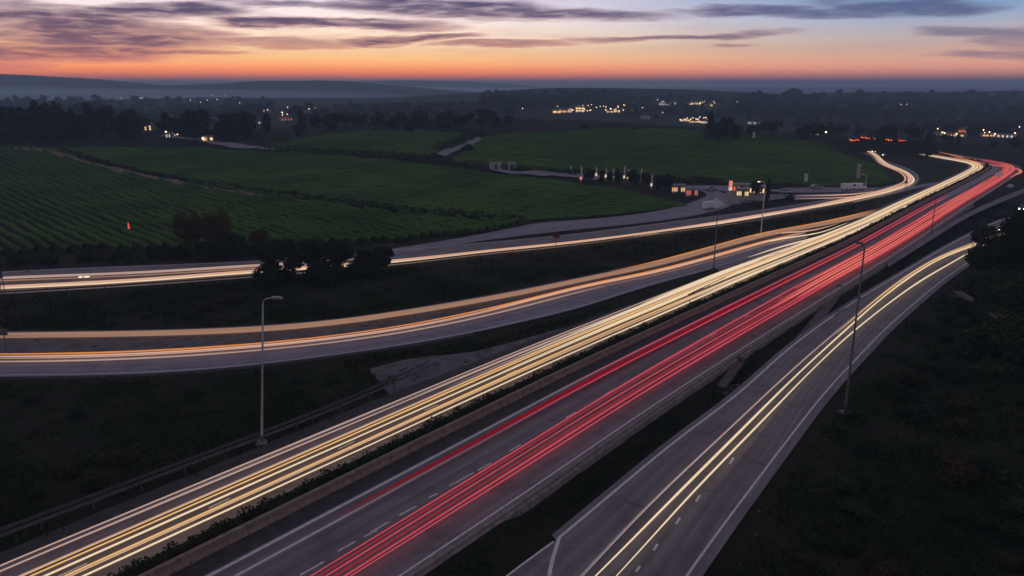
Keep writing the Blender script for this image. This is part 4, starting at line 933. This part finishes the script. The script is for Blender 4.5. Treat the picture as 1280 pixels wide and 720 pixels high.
H = [(696, 142, 10, 6, 'plaster', 'roof_tile', Wm, 4, 'orange lit house with a reddish left end on the hilltop', .8),
     (708, 141, 13, 5, 'plaster', 'roof_tile', Wm, 5, 'long warm lit house beside the reddish one on the hilltop', .75),
     (725, 141, 11, 8, 'plaster', 'roof_grey', Wy, 3, 'tall yellow lit house on the wooded hilltop', .8),
     (762, 141, 8, 4, 'plaster', 'roof_tile', Wm, 3, 'small warm lit house right of the hilltop group', .75),
     (771, 141, 8, 4.5, 'plaster', 'roof_grey', Wy, 3, 'small yellow lit house at the right end of the hilltop group', .75),
     (812, 138, 12, 4, 'plaster_white', 'roof_grey', Ww, 4, 'pale lit house at the left end of the village', .6),
     (806, 149, 10, 4, 'plaster_white', 'roof_grey', None, 3, 'pale unlit house below the village', .4),
     (830, 142, 5, 4, 'plaster_white', 'roof_grey', Ww, 2, 'small white lit house below the long pale block', .6),
     (831, 132, 14, 4, 'plaster_white', 'roof_grey', Ww, 6, 'long pale block in the village', .35),
     (845, 131, 10, 3.5, 'plaster_white', 'roof_grey', Ww, 4, 'shorter pale block in the village', .5),
     (862, 132.5, 8, 5, 'plaster', 'roof_tile', Wy, 3, 'warm lit village house next to the pale blocks', .8),
     (869, 131, 7, 4.5, 'plaster', 'roof_tile', Wm, 3, 'orange lit village house in the middle of the group', .75),
     (877, 132, 6, 6, 'plaster', 'roof_grey', Wy, 2, 'tall narrow lit village house', .7),
     (886, 133, 9, 4, 'plaster', 'roof_tile', Wy, 3, 'warm lit house at the right end of the village', .8),
     (855, 152, 10, 3.5, 'plaster_white', 'roof_grey', Ww, 4, 'left building of the bright row below the village', .8),
     (868, 153.5, 12, 3.5, 'plaster', 'roof_tile', Wm, 4, 'middle building of the bright row below the village', .8),
     (882, 154.5, 13, 3.5, 'plaster_white', 'roof_grey', Ww, 4, 'right building of the bright row below the village', .85),
     (940, 155.5, 9, 3.5, 'plaster_white', 'roof_grey', Ww, 3, 'white house among dark trees, left one of two', .4),
     (948, 156, 7, 3, 'plaster_white', 'roof_grey', None, 3, 'white house among dark trees, right one of two', .4),
     (1016, 168, 9, 4, 'plaster', 'roof_tile', Wr, 3, 'pink lit house at the foot of the far trees', .4),
     (1025, 169, 8, 5, 'plaster_white', 'roof_tile', Wm, 3, 'house with a tiled roof and warm windows by the far trees', .4),
     (1053, 131, 5, 4, 'plaster_white', 'roof_grey', Ww, 2, 'small white lit house on the far right ridge', .6),
     (1060, 133, 5, 4, 'plaster_white', 'roof_grey', Ww, 2, 'bright white house next to the ridge house', .8),
     (1168, 163, 9, 5, 'plaster_white', 'roof_grey', None, 3, 'pale grey house at the upper left of the right hamlet', .4),
     (1173, 170, 9, 4, 'plaster_white', 'roof_grey', None, 3, 'pale grey house below the other at the right hamlet', .4),
     (1190, 170.5, 22, 4, 'plaster', 'roof_tile', Wm, 8, 'long warm lit building in the right hamlet', .75),
     (1203, 168, 9, 7, 'plaster_white', 'roof_tile', Wr, 3, 'house with a glowing red front in the right hamlet', .7),
     (1236, 171, 12, 3.5, 'plaster', 'roof_tile', Wm, 4, 'warm lit building at the right edge of the hamlet', .7),
     (1256, 172.5, 16, 2.6, 'plaster_white', 'roof_grey', Ww, 4, 'low pale building right of the hamlet', .4),
     (139, 148, 6, 5, 'plaster_white', 'roof_tile', Wr, 2, 'small pink lit house among the dark trees at the left', .6),
     (48, 154, 9, 3.5, 'plaster_white', 'roof_grey', None, 3, 'pale house in a gap of the trees at far left', .4),
     (185, 164, 9, 10, 'plaster', 'roof_tile', Wy, 2, 'tall yellow lit house in a gap between the left trees', .35),
     (260, 177, 12, 4, 'plaster', 'roof_grey', Wy, 3, 'low yellow lit building beside the village road', .7),
     (214, 172.5, 12, 3, 'plaster_white', 'roof_grey', Ww, 4, 'small pale lit shed beside the village road', .3),
     (218, 149, 7, 5, 'plaster_white', 'roof_grey', None, 2, 'narrow pale house behind the left wood', .4),
     (238, 149.5, 24, 4, 'plaster_white', 'roof_grey', None, 8, 'long pale farm roof behind the left wood', .3),
     (281, 151, 26, 4, 'plaster_white', 'roof_grey', None, 8, 'second long pale farm roof behind the left wood', .3),
     (322, 155, 8, 4, 'plaster_white', 'roof_tile', Ww, 2, 'small white house at the right of the left wood', .4),
     (333, 141, 10, 4, 'plaster', 'roof_tile', None, 3, 'tile roofed house above the left wood', .4),
     (359, 151, 14, 5, 'plaster', 'roof_tile', Wr, 4, 'reddish house at the right of the left wood', .2),
     (383, 141, 12, 5, 'plaster', 'roof_tile', None, 3, 'tile roofed house behind the last trees of the wood', .4),
     (431, 152, 9, 7, 'plaster_white', 'roof_tile', Wr, 2, 'house with glowing red windows at the end of the wood', .7),
     (441, 152, 9, 8, 'plaster_white', 'roof_tile', Ww, 3, 'white house with lit windows at the end of the wood', .7),
     (620, 212, 13, 6, 'plaster_white', 'roof_grey', None, 4, 'white farm building on the edge of the meadow', .4),
     (640, 212, 8, 4, 'plaster_white', 'roof_grey', None, 2, 'small white shed next to the farm building', .4)]
for (a, b_, w_, h_, wl, rf, wi, nw, lb, fr) in H:
    house(a, b_, w_, h_, lb, wl, rf, wi, nw, frac=fr, flat=(rf == 'roof_grey'), storeys=2 if h_ >= 7 else 1)
# lit trailer, service building and its red and white tower
t = house(865, 245, 14, 7, 'pink lit trailer-like building beside the side road', 'plaster_white', 'roof_grey', 'window_red', 7, name='kiosk', cat='kiosk', flat=True, rz=0.1, frac=.3)
house(848, 241, 16, 4, 'low warm lit building left of the pink one', 'plaster', 'roof_grey', Wm, 9, name='kiosk', cat='kiosk', flat=True, rz=0.1, frac=.45)
house(926, 240, 20, 7, 'pink fronted service building behind the red and white tower', 'plaster', 'roof_grey', Wr, 4, name='service_station', cat='building', flat=True, rz=0, frac=.25)
house(928, 246, 14, 5, 'small canopy building glowing yellow before the service building', 'plaster', 'roof_grey', Wy, 7, name='canopy', cat='building', flat=True, rz=0, frac=.55)
x, y, z = ground(913, 241); h = height_to(x, y, z, 226); t = thing('tower_sign', (x, y, z), 0, 'red and white lit tower sign beside the service building', 'sign')
MB().tube([(0, 0, -.3), (0, 0, h)], [.18, .12], 8).build('pole', M['white_pole'], t); MB().box((-.6, -.25, h * .55), (.45, .25, h)).build('upper_panel', M['dim_window_red'], t); MB().box((-.6, -.25, h * .2), (.45, .25, h * .5)).build('lower_panel', M['dim_window_white'], t)
house(946, 242, 18, 2.6, 'low yellow lit wall building right of the service station', 'plaster', 'roof_grey', Wy, 5, name='store', cat='building', flat=True, rz=0, frac=.5)

def glow_lamp(px, py, ptop, label, m):
    x, y, z = ground(px, py); h = min(height_to(x, y, z, ptop), 9)
    t = thing('village_lamp', (x, y, z), random.uniform(0, 6), label, 'street lamp', 'tiny village lamps')
    MB().tube([(0, 0, -.2), (0, 0, h)], [.1, .06], 6).build('pole', M['dark_steel'], t); MB().tube([(0, 0, h), (0, 0, h + .35), (0, 0, h + .9)], [.25, .5, .1], 8).build('lantern', m, t)
gl = [mat('village_glow', glow((1, .55, .24), 5)), mat('village_glow_white', glow((1, .70, .45), 4))]
vl = [(700, 143), (716, 142), (731, 141), (757, 142), (779, 142), (803, 139), (819, 139), (838, 133), (853, 133), (866, 134), (874, 134), (883, 135), (893, 133), (850, 154), (861, 155), (874, 156), (887, 157), (921, 132), (935, 133),
      (958, 157), (1008, 168), (1032, 170), (1057, 134), (1082, 144), (1180, 171), (1195, 172), (1208, 171), (1230, 171), (1243, 172), (60, 129), (92, 125), (121, 126), (139, 125), (152, 127), (176, 127), (196, 126), (221, 131), (251, 132), (272, 133), (208, 170), (222, 173), (236, 175), (254, 178), (300, 133), (330, 143), (425, 153), (447, 153), (36, 155), (290, 152)]
for q in range(105):
    a, b_ = random.choice([(random.gauss(712, 22), random.uniform(136, 144)), (random.gauss(768, 16), random.uniform(135, 143)), (random.uniform(800, 905), random.uniform(129, 136)), (random.uniform(845, 892), random.uniform(150, 155)), (random.uniform(895, 1150), random.uniform(128, 140)), (random.uniform(1170, 1275), random.uniform(163, 172)), (random.uniform(20, 330), random.uniform(122, 133)), (random.uniform(320, 400), random.uniform(138, 150))]); vl.append((a, b_))
for i, (a, b_) in enumerate(vl):
    glow_lamp(a, b_, b_ - 4, 'tiny glowing village lamp far behind the fields', gl[(i * 7 // 3) % 2 if a > 400 else 1])

# ------------------------------------------------------------------ trees and shrubs
def big(px, py, ptop, wide, kind, m, label, n=9000, size=.03, seed=1, name='tree', cat='tree', group=None, road=False):
    x, y, z = ground(px, py); h = height_to(x, y, z, ptop) * 1.05
    return plant(name, (x, y, z), h, wide, kind, n, size, m, seed, label, cat, group)
big(368, 348, 297, 1.0, 'wide', 'leaf_dark', 'broad dark tree in front of the far highway, largest of three', 8000, .035, 11)
big(425, 342, 301, .9, 'round', 'leaf_dark', 'round dark tree in the middle of three before the far highway', 6000, .04, 12)
big(468, 343, 307, 1.1, 'wide', 'leaf_dark', 'dark tree at the right of three before the far highway', 5000, .04, 13)
big(345, 352, 322, 1.3, 'bush', 'leaf_dark', 'low dark shrub left of the broad tree before the far highway', 3500, .05, 14, 'shrub', 'shrub')
big(398, 352, 320, 1.5, 'bush', 'leaf_dark', 'low dark shrub between the broad and the round tree', 3500, .05, 15, 'shrub', 'shrub')
big(447, 350, 322, 1.3, 'bush', 'leaf_dark', 'low dark shrub between the round and the right tree', 3500, .05, 16, 'shrub', 'shrub')
big(239, 320, 268, .62, 'round', 'leaf_autumn', 'upright thin dark tree at the vineyard edge, left of a pair', 3000, .03, 17)
big(274, 319, 264, .62, 'round', 'leaf_autumn', 'upright thin dark tree at the vineyard edge, right of a pair', 3000, .03, 18)
big(326, 316, 288, .9, 'round', 'leaf_autumn', 'small round dark tree at the vineyard edge beyond the far highway', 2500, .04, 19)
for i, (a, b_, c_) in enumerate(((200, 322, 305), (150, 324, 312), (300, 321, 304), (258, 322, 300), (110, 326, 314), (60, 330, 316), (20, 332, 318), (350, 318, 303), (222, 322, 303), (290, 319, 290))):
    big(a, b_, c_, 1.7, 'bush', 'leaf_dark', 'dark scrubby shrub in the row between the vineyard and the far highway', 1200, .07, 21 + i % 3, 'shrub', 'shrub', 'shrubs between vineyard and highway')
big(833, 240, 220, .9, 'round', 'leaf_dark', 'dark round tree at the right end of the row of pale poles', 2500, .05, 31)
for i, (a, b_, c_) in enumerate(((738, 229, 214), (752, 230, 214), (762, 231, 216), (772, 231, 212), (790, 232, 213), (796, 233, 218), (807, 234, 216), (822, 239, 222), (732, 227, 216))):
    big(a, b_, c_, .75, 'tall' if i % 2 else 'round', 'leaf_dark', 'small dark tree in the row among the pale poles', 900, .07, 32 + i % 3, 'tree', 'tree', 'trees among the pale poles')
big(944, 245, 228, .9, 'round', 'leaf_dark', 'dark tree behind the service building, left of two', 1500, .06, 35)
big(959, 252, 226, .55, 'tall', 'leaf_dark', 'tall narrow dark tree right of the service building', 1500, .06, 36)
big(988, 251, 243, 1.6, 'bush', 'leaf_dark', 'low dark bush at the left end of the bright link road', 900, .08, 37, 'shrub', 'shrub')
# right edge
big(1254, 358, 280, .80, 'wide', 'leaf_dark', 'large dark tree at the right edge hiding the slip road', 26000, .020, 41)
big(1280, 352, 262, .70, 'round', 'leaf_dark', 'dark tree cut off by the right edge behind the large one', 20000, .022, 42)
for i, (a, b_, c_, w_) in enumerate(((1240, 372, 330, 1.3), (1270, 400, 340, 1.2), (1225, 395, 362, 1.6), (1265, 450, 385, 1.2))):
    big(a, b_, c_, w_, 'bush', 'leaf', ['leafy bush under the large tree at the right edge', 'tall leafy bush at the right edge below the trees', 'low leafy bush left of the trees at the right edge', 'broad leafy bush on the bank at the right edge'][i], 9000, .035, 43 + i, 'shrub', 'shrub')
# trees of the far woods and skyline
woods = []
def wood(n, x0, x1, y0, y1, hp, hp2, label, group, kinds=('round', 'wide', 'round'), mm='leaf_dark', lo=None):
    for i in range(n):
        a = random.uniform(x0, x1); b_ = random.uniform(y0, y1)
        if any(abs(a - e[0]) < e[2] / 2 + 5 and b_ > e[1] - 2 for e in H if e[0] < 460 and e[6]): continue
        x, y, z = ground(a, b_); D = math.hypot(x, y)
        h = random.uniform(hp * .65, hp2) * D / FPX; k = random.choice(kinds + ('tall',))
        c_, s_ = (350, .10) if D < 700 else (160, .14)
        o = plant('tree', (x, y, z - .3), h, random.uniform(.75, 1.25), k, c_, s_, mm, 50 + random.randrange(3), label, 'tree', group)
wood(24, -10, 70, 160, 180, 20, 32, 'dark tree in the wood behind the vineyard at the far left', 'trees at the far left of the wood')
wood(46, 70, 180, 158, 178, 18, 28, 'dark tree in the wood left of the yellow lit house', 'trees left of the yellow lit house')
wood(48, 196, 330, 158, 178, 16, 26, 'dark tree in the wood right of the yellow lit house', 'trees right of the yellow lit house')
wood(34, 320, 440, 150, 172, 14, 22, 'dark tree at the right end of the left wood', 'trees at the right end of the left wood')
wood(10, 440, 560, 156, 166, 5, 9, 'small dark tree along the top of the far meadow', 'trees along the far meadow')
wood(24, 880, 1060, 156, 178, 11, 20, 'dark tree behind the broad rounded hill', 'trees behind the rounded hill')
wood(22, 1095, 1172, 176, 200, 10, 20, 'dark tree between the two far road curves', 'trees between the far road curves')
wood(12, 1130, 1280, 176, 188, 6, 12, 'dark tree in the valley right of the far bend', 'trees in the valley at the right')
big(731, 165, 155, 1.0, 'round', 'leaf_dark', 'single round dark tree on top of the rounded hill', 500, .1, 60)
big(793, 163, 156, 1.1, 'bush', 'leaf_dark', 'low dark tree on the skyline of the rounded hill', 500, .1, 61)
big(512, 168, 156, .9, 'round', 'leaf_dark', 'single dark tree above the far meadow', 500, .1, 60)
big(583, 190, 178, 1.2, 'bush', 'leaf_dark', 'dark bush beside the pale far track', 500, .1, 62)
def far_wood(name, label, regs, seed):
    r = np.random.default_rng(seed); cs = []; rr = []
    for (n, x0, x1, y0, y1, h0, h1) in regs:
        for i in range(n):
            a, b_ = r.uniform(x0, x1), r.uniform(y0, y1); x, y, z = ground(a, b_); h = r.uniform(h0, h1); w_ = h * r.uniform(.35, .6)
            for _ in range(3): cs.append((x + r.uniform(-.5, .5) * w_, y + r.uniform(-.5, .5) * w_, z + h * r.uniform(.35, .7))); rr.append((w_ * .8, w_ * .8, h * .35))
    V, Fc = leafcloud(cs, rr, len(cs) * 34, 1.5, seed=seed); tag(link(name, fast_mesh(name, V, Fc, False), M['leaf_dark']), label, 'woodland', kind='stuff')
far_wood('far_woodland', 'unbroken dark woodland on the low hills behind the fields', [(110, 380, 640, 132, 146, 4, 8), (70, 380, 640, 146, 162, 4, 7), (220, 600, 780, 120, 136, 7, 13), (130, 780, 1000, 124, 150, 6, 11), (420, 930, 1290, 120, 150, 7, 14), (300, -10, 340, 126, 150, 6, 11), (200, 1000, 1290, 145, 172, 5, 9), (160, 0, 330, 140, 158, 7, 11)], 5)
# hedgerows along the field edges
def hedgerow(pts, label, h=1.6, n=2500):
    P = resample([ground(*p)[:2] for p in pts], 2.0); Z = hgt(P[:, 0], P[:, 1]); c_ = np.c_[P + rng.normal(0, .4, P.shape), Z + h * .5]; q = h * rng.uniform(.5, .9, len(P))
    V, Fc = leafcloud(c_, np.c_[q, q, q * .8], n, .35, seed=9); tag(link('hedgerow', fast_mesh('hedgerow', V, Fc, False), M['leaf_dark']), label, 'hedge')
hedgerow([(60, 184), (112, 199), (200, 221), (320, 240), (430, 254), (560, 268), (655, 276)], 'thin dark hedgerow following the dirt track between the two slopes', 1.5, 5000)
hedgerow([(330, 190), (450, 197), (540, 204), (600, 212)], 'thick dark hedgerow along the foot of the far meadow', 3.2, 4000)
hedgerow([(545, 189), (575, 180), (598, 171)], 'short dark hedgerow beside the pale far track', 3.5, 1800)
hedgerow([(645, 214), (720, 219), (850, 228), (900, 231)], 'dark hedgerow along the foot of the rounded hill', 2.2, 3000)

# scrub on the banks: individual shrubs that can be told apart, and grassy ground cover
def scatter(n, reg, h0, h1, label, group, m, seed0, kinds='bush', leaves=700, size=.09):
    for i in range(n):
        for _ in range(30):
            a = random.uniform(reg[0], reg[2]); b_ = random.uniform(reg[1], reg[3]); x, y = un(a, b_)
            d, _i = dist_poly([x], [y], roads_pts); dm_, im_ = dist_poly([x], [y], mid)
            if d[0] > 5.0: break
        z = on(x, y)[2]; h = random.uniform(h0, h1)
        plant('shrub', (x, y, z - .05), h, random.uniform(1.2, 2.0), kinds, leaves, size, random.choice(m), seed0 + random.randrange(4), label, 'shrub', group)
scatter(46, (1010, 470, 1290, 730), .7, 2.2, 'dark scrubby bush on the bank in the bottom right corner', 'bushes on the lower right bank', ['leaf', 'leaf_dark', 'leaf_autumn'], 70, size=.06)
scatter(34, (1110, 380, 1290, 480), .8, 2.4, 'dark scrubby bush on the bank below the tree at the right edge', 'bushes on the upper right bank', ['leaf', 'leaf_dark'], 70, size=.06)
scatter(26, (0, 490, 300, 640), .5, 1.4, 'low dark bush on the verge left of the near lamp', 'bushes on the lower left verge', ['leaf', 'leaf_dark', 'leaf_autumn'], 74, size=.07)
scatter(14, (330, 465, 500, 520), .4, 1.0, 'low dark bush on the verge between the ramp and the highway', 'bushes between ramp and highway', ['leaf', 'leaf_dark'], 74, size=.07)
scatter(26, (20, 375, 760, 405), .5, 1.6, 'low dark bush on the reserve between the ramp and the far highway', 'bushes between ramp and far highway', ['leaf_autumn', 'leaf_dark'], 74, size=.07)

def tufts(name, label, n, size, m, box, seed):
    r = np.random.default_rng(seed); out = []; 
    while len(out) < n:
        x = r.uniform(box[0], box[2], n * 2); y = r.uniform(box[1], box[3], n * 2)
        d, _ = dist_poly(x, y, roads_pts); cl = wob(x, y, 6.5, 2.0) + .6 * wob(x, y, 2.1) 
        k = (d > 2.6) & ~inside(x, y, GRAVEL) & (cl > r.normal(0, .5, len(x))); out += list(np.c_[x, y][k])
    P = np.array(out)[:n]; Z = hgt(P[:, 0], P[:, 1]); a = r.uniform(0, 6.28, n); h = size * r.uniform(.5, 1.6, n); w_ = size * .35
    tip = np.c_[P + r.normal(0, size * .35, P.shape), Z + h]; d_ = np.c_[np.cos(a), np.sin(a)] * w_
    B0 = np.c_[P - d_, Z - .03]; B1 = np.c_[P + d_, Z - .03]; V = np.stack([B0, B1, tip], 1).reshape(-1, 3)
    tag(link(name, fast_mesh(name, V, np.arange(n * 3).reshape(-1, 3), False), M[m]), label, 'grass', kind='stuff')
tufts('rough_grass', 'rough dark grass on the verges and banks beside the roads', 60000, .34, 'grass', (-75, 42, 75, 150), 3)
tufts('rough_grass', 'dry sparse grass farther along the verges', 30000, .55, 'ground', (-110, 90, 190, 240), 4)

# stones at the edge of the slip road and rubble in the ditch
def rock_mesh(seed):
    r = random.Random(seed); bm = bmesh.new(); bmesh.ops.create_icosphere(bm, subdivisions=2, radius=1)
    for v in bm.verts: v.co *= r.uniform(.75, 1.15); v.co.z *= .6
    me = bpy.data.meshes.new('rock'); bm.to_mesh(me); bm.free(); return me
rms = [rock_mesh(i) for i in range(4)]
for r_ in rms: r_.materials.append(M['rock_dark'])
def rock(x, y, s_, label, group): 
    o = link('rock', random.choice(rms)); o.location = on(x, y); o.scale = (s_ * random.uniform(.8, 1.4), s_, s_ * random.uniform(.6, 1)); o.rotation_euler = (0, 0, random.uniform(0, 6)); tag(o, label, 'rock', group)
for i in range(44):
    k = random.randrange(6, 40); p = offset(OL, -random.uniform(1.6, 4.6))[k]; rock(p[0] + random.uniform(-1, 1), p[1], random.uniform(.07, .2), 'small stone lying along the right edge of the slip road', 'stones beside the slip road')
for i in range(22):
    x, y = un(random.uniform(890, 925), random.uniform(455, 485)); rock(x, y, random.uniform(.12, .4), 'broken stone at the foot of the drain in the ditch', 'rubble in the ditch')
for i in range(40):
    a = random.uniform(500, 690); x, y = un(a, np.interp(a, [500, 690], [478, 420]) + random.uniform(-14, 14)); rock(x, y, random.uniform(.12, .45), 'stone on the bare patch between the ramp and the highway', 'stones on the bare patch')

# concrete drain chutes down the ditch bank
def chute(p0, p1, label, z0, z1, wd=.9):
    A = np.array(un(*p0)); B = np.array(un(*p1)); n = 9; t = thing('drain_chute', (0, 0, 0), 0, label, 'drain'); d = (B - A) / np.linalg.norm(B - A); q = np.array([-d[1], d[0]])
    prof = [(-wd / 2 - .12, .16), (-wd / 2, .16), (-wd / 2 + .12, .02), (wd / 2 - .12, .02), (wd / 2, .16), (wd / 2 + .12, .16), (wd / 2 + .12, -.2), (-wd / 2 - .12, -.2)]; b = MB()
    for i in range(n):
        u = i / (n - 1); p = A + (B - A) * u; z = max(z0 + (z1 - z0) * u, on(*p)[2] + .05)
        for (o_, zz) in prof: b.V.append((p[0] + q[0] * o_, p[1] + q[1] * o_, z + zz))
    k = len(prof)
    for i in range(n - 1):
        for j in range(k): b.F.append((i * k + j, i * k + (j + 1) % k, (i + 1) * k + (j + 1) % k, (i + 1) * k + j))
    b.F += [tuple(range(k)), tuple(range(n * k - 1, n * k - k - 1, -1))]; b.build('channel', M['concrete_dirty'], t)
    MB().box((-wd * .7, -.3, -.1), (wd * .7, .3, .12), math.atan2(d[1], d[0]) + 1.57, tuple(A)).build('inlet', M['concrete_dirty'], t)
chute((1052, 358), (1003, 422), 'long concrete drain chute running from the highway edge down to the slip road', -.2, -.5, 1.3)
chute((926, 447), (903, 474), 'short concrete drain chute ending in rubble in the ditch', -.4, -1.0)
chute((1072, 372), (1018, 408), 'narrow dark drain channel beside the long chute', -.3, -.3, .7)
chute((1195, 371), (1268, 422), 'overgrown concrete channel slanting down the right bank', 1, 1.5, 1.0)

# ------------------------------------------------------------------ haze
hm = bpy.data.materials.new('haze'); hm.use_nodes = True; hn = hm.node_tree.nodes; hn.clear()
pv = hn.new('ShaderNodeVolumePrincipled'); pv.inputs['Color'].default_value = (0.55, 0.80, 1.0, 1); pv.inputs['Density'].default_value = 0.00031; pv.inputs['Anisotropy'].default_value = 0.25
ou = hn.new('ShaderNodeOutputMaterial'); hm.node_tree.links.new(pv.outputs[0], ou.inputs['Volume'])
zt = float(GZ.max()) + 14; zb = float(GZ.min()) - 1
hb = MB().box((-13600, -900, zb), (13600, 15600, zt)).build('haze', hm); tag(hb, 'blue evening haze lying over the whole valley', 'haze', kind='stuff')
mm_ = bpy.data.materials.new('mist'); mm_.use_nodes = True; mn = mm_.node_tree.nodes; mn.clear()
pv2 = mn.new('ShaderNodeVolumePrincipled'); pv2.inputs['Color'].default_value = (0.72, 0.88, 1.0, 1); pv2.inputs['Density'].default_value = 0.0024; pv2.inputs['Anisotropy'].default_value = 0.2
ou2 = mn.new('ShaderNodeOutputMaterial'); mm_.node_tree.links.new(pv2.outputs[0], ou2.inputs['Volume'])
def mist_bank(cx, cy, rx, ry, zc, rz_, label, seed):
    bm = bmesh.new(); bmesh.ops.create_icosphere(bm, subdivisions=5, radius=1)
    for v in bm.verts:
        a = math.atan2(v.co.y, v.co.x); k = 1 + .14 * math.sin(3 * a + seed) + .08 * math.sin(7 * a + 2 * seed)
        v.co = Vector((cx + v.co.x * rx * k, cy + v.co.y * ry * k, zc + v.co.z * rz_ * (1 + .18 * math.sin(v.co.x * 9 + seed) * math.cos(v.co.y * 5))))
    me = bpy.data.meshes.new('mist_bank'); bm.to_mesh(me); bm.free(); tag(link('mist_bank', me, mm_), label, 'mist', kind='stuff')
mist_bank(-1350, 2150, 950, 330, 2, 26, 'pale mist lying in the valley below the left ridge', 1.0)
mist_bank(-330, 3700, 900, 500, 4, 22, 'pale mist lying between the far ridges', 2.2)
scene.cycles.volume_bounces = 2
